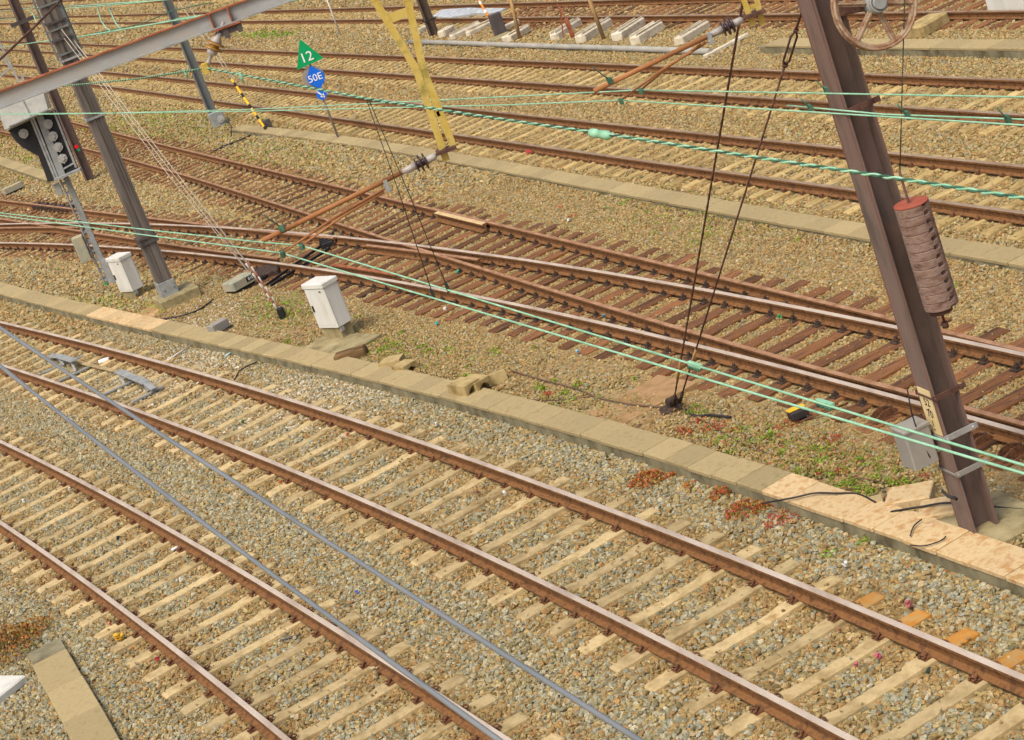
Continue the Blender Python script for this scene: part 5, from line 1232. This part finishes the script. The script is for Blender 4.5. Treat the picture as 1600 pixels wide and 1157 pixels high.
for k in range(14):
    a = random.uniform(0, 6.28); t = random.uniform(.15, .5); q.tube([c + Vector((random.uniform(-.2, .2), random.uniform(-.2, .2), 0)), c + Vector((t*math.cos(a)*.6, t*math.sin(a)*.6, .35)), c + Vector((t*math.cos(a), t*math.sin(a), random.uniform(.5, .85)))], [.006, .004, .002], 4)
q.build('twig', M['wood'], sh)
# ground cover: scattered leaflets nobody could count
q = MB(); R_ = random.Random(3)
for (px, py, sx, sy, n, ms) in ((1180, 700, 160, 50, 620, (0, 0, 1, 1, 1, 2)), (1330, 735, 120, 40, 620, (0, 0, 1, 1, 1, 2)), (900, 640, 90, 20, 120, (0, 1)), (250, 195, 150, 30, 700, (0, 1)), (440, 240, 120, 30, 400, (0, 1)), (440, 490, 60, 30, 300, (0, 1)), (60, 220, 60, 50, 500, (0, 1)), (620, 560, 120, 30, 250, (0, 1)), (170, 480, 100, 10, 250, (0, 1)), (1100, 340, 160, 50, 400, (0, 1)), (420, 55, 60, 6, 160, (0,))):
    for _ in range(n):
        a = G(R_.gauss(px, sx*.55), R_.gauss(py, sy*.55), -.2)
        if a.x < float(K1.x(a.y)) + .6 and a.y < 60: continue
        a.z = float(gz(np.array([a.x]), np.array([a.y]))[0]) + .02; s = a.y/20
        leaves(q, a, 3, .03*s, .02, .024*s, R_.random(), 1); k = R_.choice(ms)
        for j in range(3): q.mi[-1-j] = k
tag(q.build('ground_cover', [M['green_leaf'], M['olive_leaf'], M['red_leaf']]), 'scattered tiny green and red leaves over the gravel', 'ground cover', kind='stuff')

# ------------------------------------------------------------------ litter
def litter(px, py, s, c, label, name='litter', n=4, z=-.17):
    s *= .7; gm_ = sum(c)/3*.25 + 34; c = tuple(int(v*.72 + gm_*.45) for v in c); c = tuple(min(238, v) for v in c)
    r = random.Random(px); g = G(px, py, z); q = MB(); m_ = plain('litter_%d_%d_%d' % c, c)
    for k in range(n):
        o = g + Vector((r.uniform(-s, s)*.7, r.uniform(-s, s)*.7, .01 + .012*k)); a = r.uniform(0, 3); dx, dy = Vector((math.cos(a), math.sin(a), r.uniform(-.4, .4)))*s*.8, Vector((-math.sin(a), math.cos(a), r.uniform(-.4, .4)))*s*.6
        q.prism([o - dx - dy, o + dx - dy*.6, o + dx*.8 + dy, o - dx*.7 + dy*.9], (0, 0, .006))
    return tag(q.build(name, m_), label, 'litter')
litter(188, 1001, .07, (236, 176, 10), 'bright yellow scrap left of the nearest rail', n=9); litter(173, 977, .035, (232, 130, 70), 'orange scrap above the yellow one', n=4)
litter(247, 1032, .04, (206, 50, 40), 'red scrap left of the nearest rail, right of the yellow one'); litter(186, 843, .05, (22, 24, 28), 'black lump between the nearest rails')
litter(37, 785, .035, (236, 236, 230), 'white scrap between the nearest rails at left'); litter(284, 908, .03, (236, 236, 230), 'white scrap between the nearest rails, centre'); litter(110, 766, .04, (228, 214, 186), 'cream scrap beside the nearest track')
lying(268, 860, 279, 854, .02, M['paint_white'], 'marker_stub', 'white marker like stub between the nearest rails', 'litter')
litter(440, 755, .035, (226, 96, 40), 'orange scrap beside the lower rail of the curving track'); litter(543, 682, .04, (200, 60, 56), 'red scrap between rails of the curving track'); litter(534, 685, .04, (226, 206, 190), 'pale wrapper left of the red scrap')
litter(697, 629, .035, (220, 130, 160), 'pink scrap below the trough'); litter(714, 622, .035, (90, 190, 140), 'green scrap against the trough face'); litter(790, 773, .035, (238, 238, 236), 'white scrap between rails in the middle'); litter(650, 646, .04, (214, 214, 206), 'pale grey scrap below the trough', n=5); litter(682, 665, .035, (214, 216, 212), 'pale scrap right of the grey one below the trough')
litter(918, 606, .035, (20, 160, 150), 'teal scrap beside the anchor cable'); litter(902, 552, .045, (120, 190, 220), 'light blue scrap below the lower green wire'); litter(944, 495, .04, (110, 190, 225), 'light blue scrap between rusty rails'); litter(683, 507, .04, (20, 190, 200), 'turquoise scrap right of the nearer cabinet'); litter(715, 427, .05, (30, 180, 140), 'green scrap on the wooden sleepers'); litter(697, 484, .05, (238, 234, 226), 'white scrap at the sleeper ends')
litter(885, 290, .09, (30, 170, 80), 'green bottle like scrap below the middle trough'); litter(829, 239, .12, (190, 40, 40), 'red scrap beside the track above the middle trough'); litter(876, 325, .07, (216, 110, 60), 'orange scrap on the gravel above the junction'); litter(890, 345, .05, (238, 234, 226), 'white scrap near the orange one'); litter(1219, 497, .05, (40, 150, 70), 'green scrap on the sleepers in front of the shiny rail')
litter(314, 243, .10, (226, 218, 200), 'pale lump beside the rusty far rail'); litter(558, 929, .03, (60, 90, 200), 'tiny blue scrap in the grey ballast'); litter(1420, 948, .05, (190, 90, 90), 'pinkish scrap above the curving track at right', n=5); litter(1372, 1028, .04, (200, 80, 100), 'pink scrap between rails at bottom right'); litter(1338, 1043, .03, (190, 70, 90), 'small magenta scrap at bottom right'); litter(1451, 1052, .035, (30, 60, 40), 'dark green shard at bottom right'); litter(1321, 885, .04, (222, 226, 224), 'white shard beside the shiny rail at right')
litter(1446, 820, .05, (232, 178, 50), 'yellow scrap at the big mast foundation', z=-.08); litter(1455, 826, .05, (232, 200, 196), 'pale pink scrap at the big mast foundation', z=-.08); litter(1450, 731, .04, (230, 224, 220), 'white scrap below the grey box'); litter(1054, 702, .045, (220, 222, 216), 'white scrap above the trough near the red patch', z=-.1); litter(380, 662, .04, (20, 90, 40), 'dark green scrap between rails below the trough')
lying(438, 1001, 470, 992, .012, M['block_dark'], 'metal_offcut', 'thin dark metal offcut between the nearest rails', 'litter'); litter(588, 1050, .05, (216, 200, 150), 'cream crumpled scrap between the nearest rails at bottom', n=6)
litter(1313, 988, .035, (170, 110, 60), 'brown scrap between rails at lower right'); litter(748, 772, .04, (140, 90, 56), 'brown shard between rails in the middle')
b = G(-2, 1072, -.2); q = MB(frame(b, .9)); q.box(-1.2, .12, -.5, .10, 0, .10, bev=.02); tag(q.build('white_board', M['white']), 'white board corner at the bottom left edge beside the dry shrub', 'board')
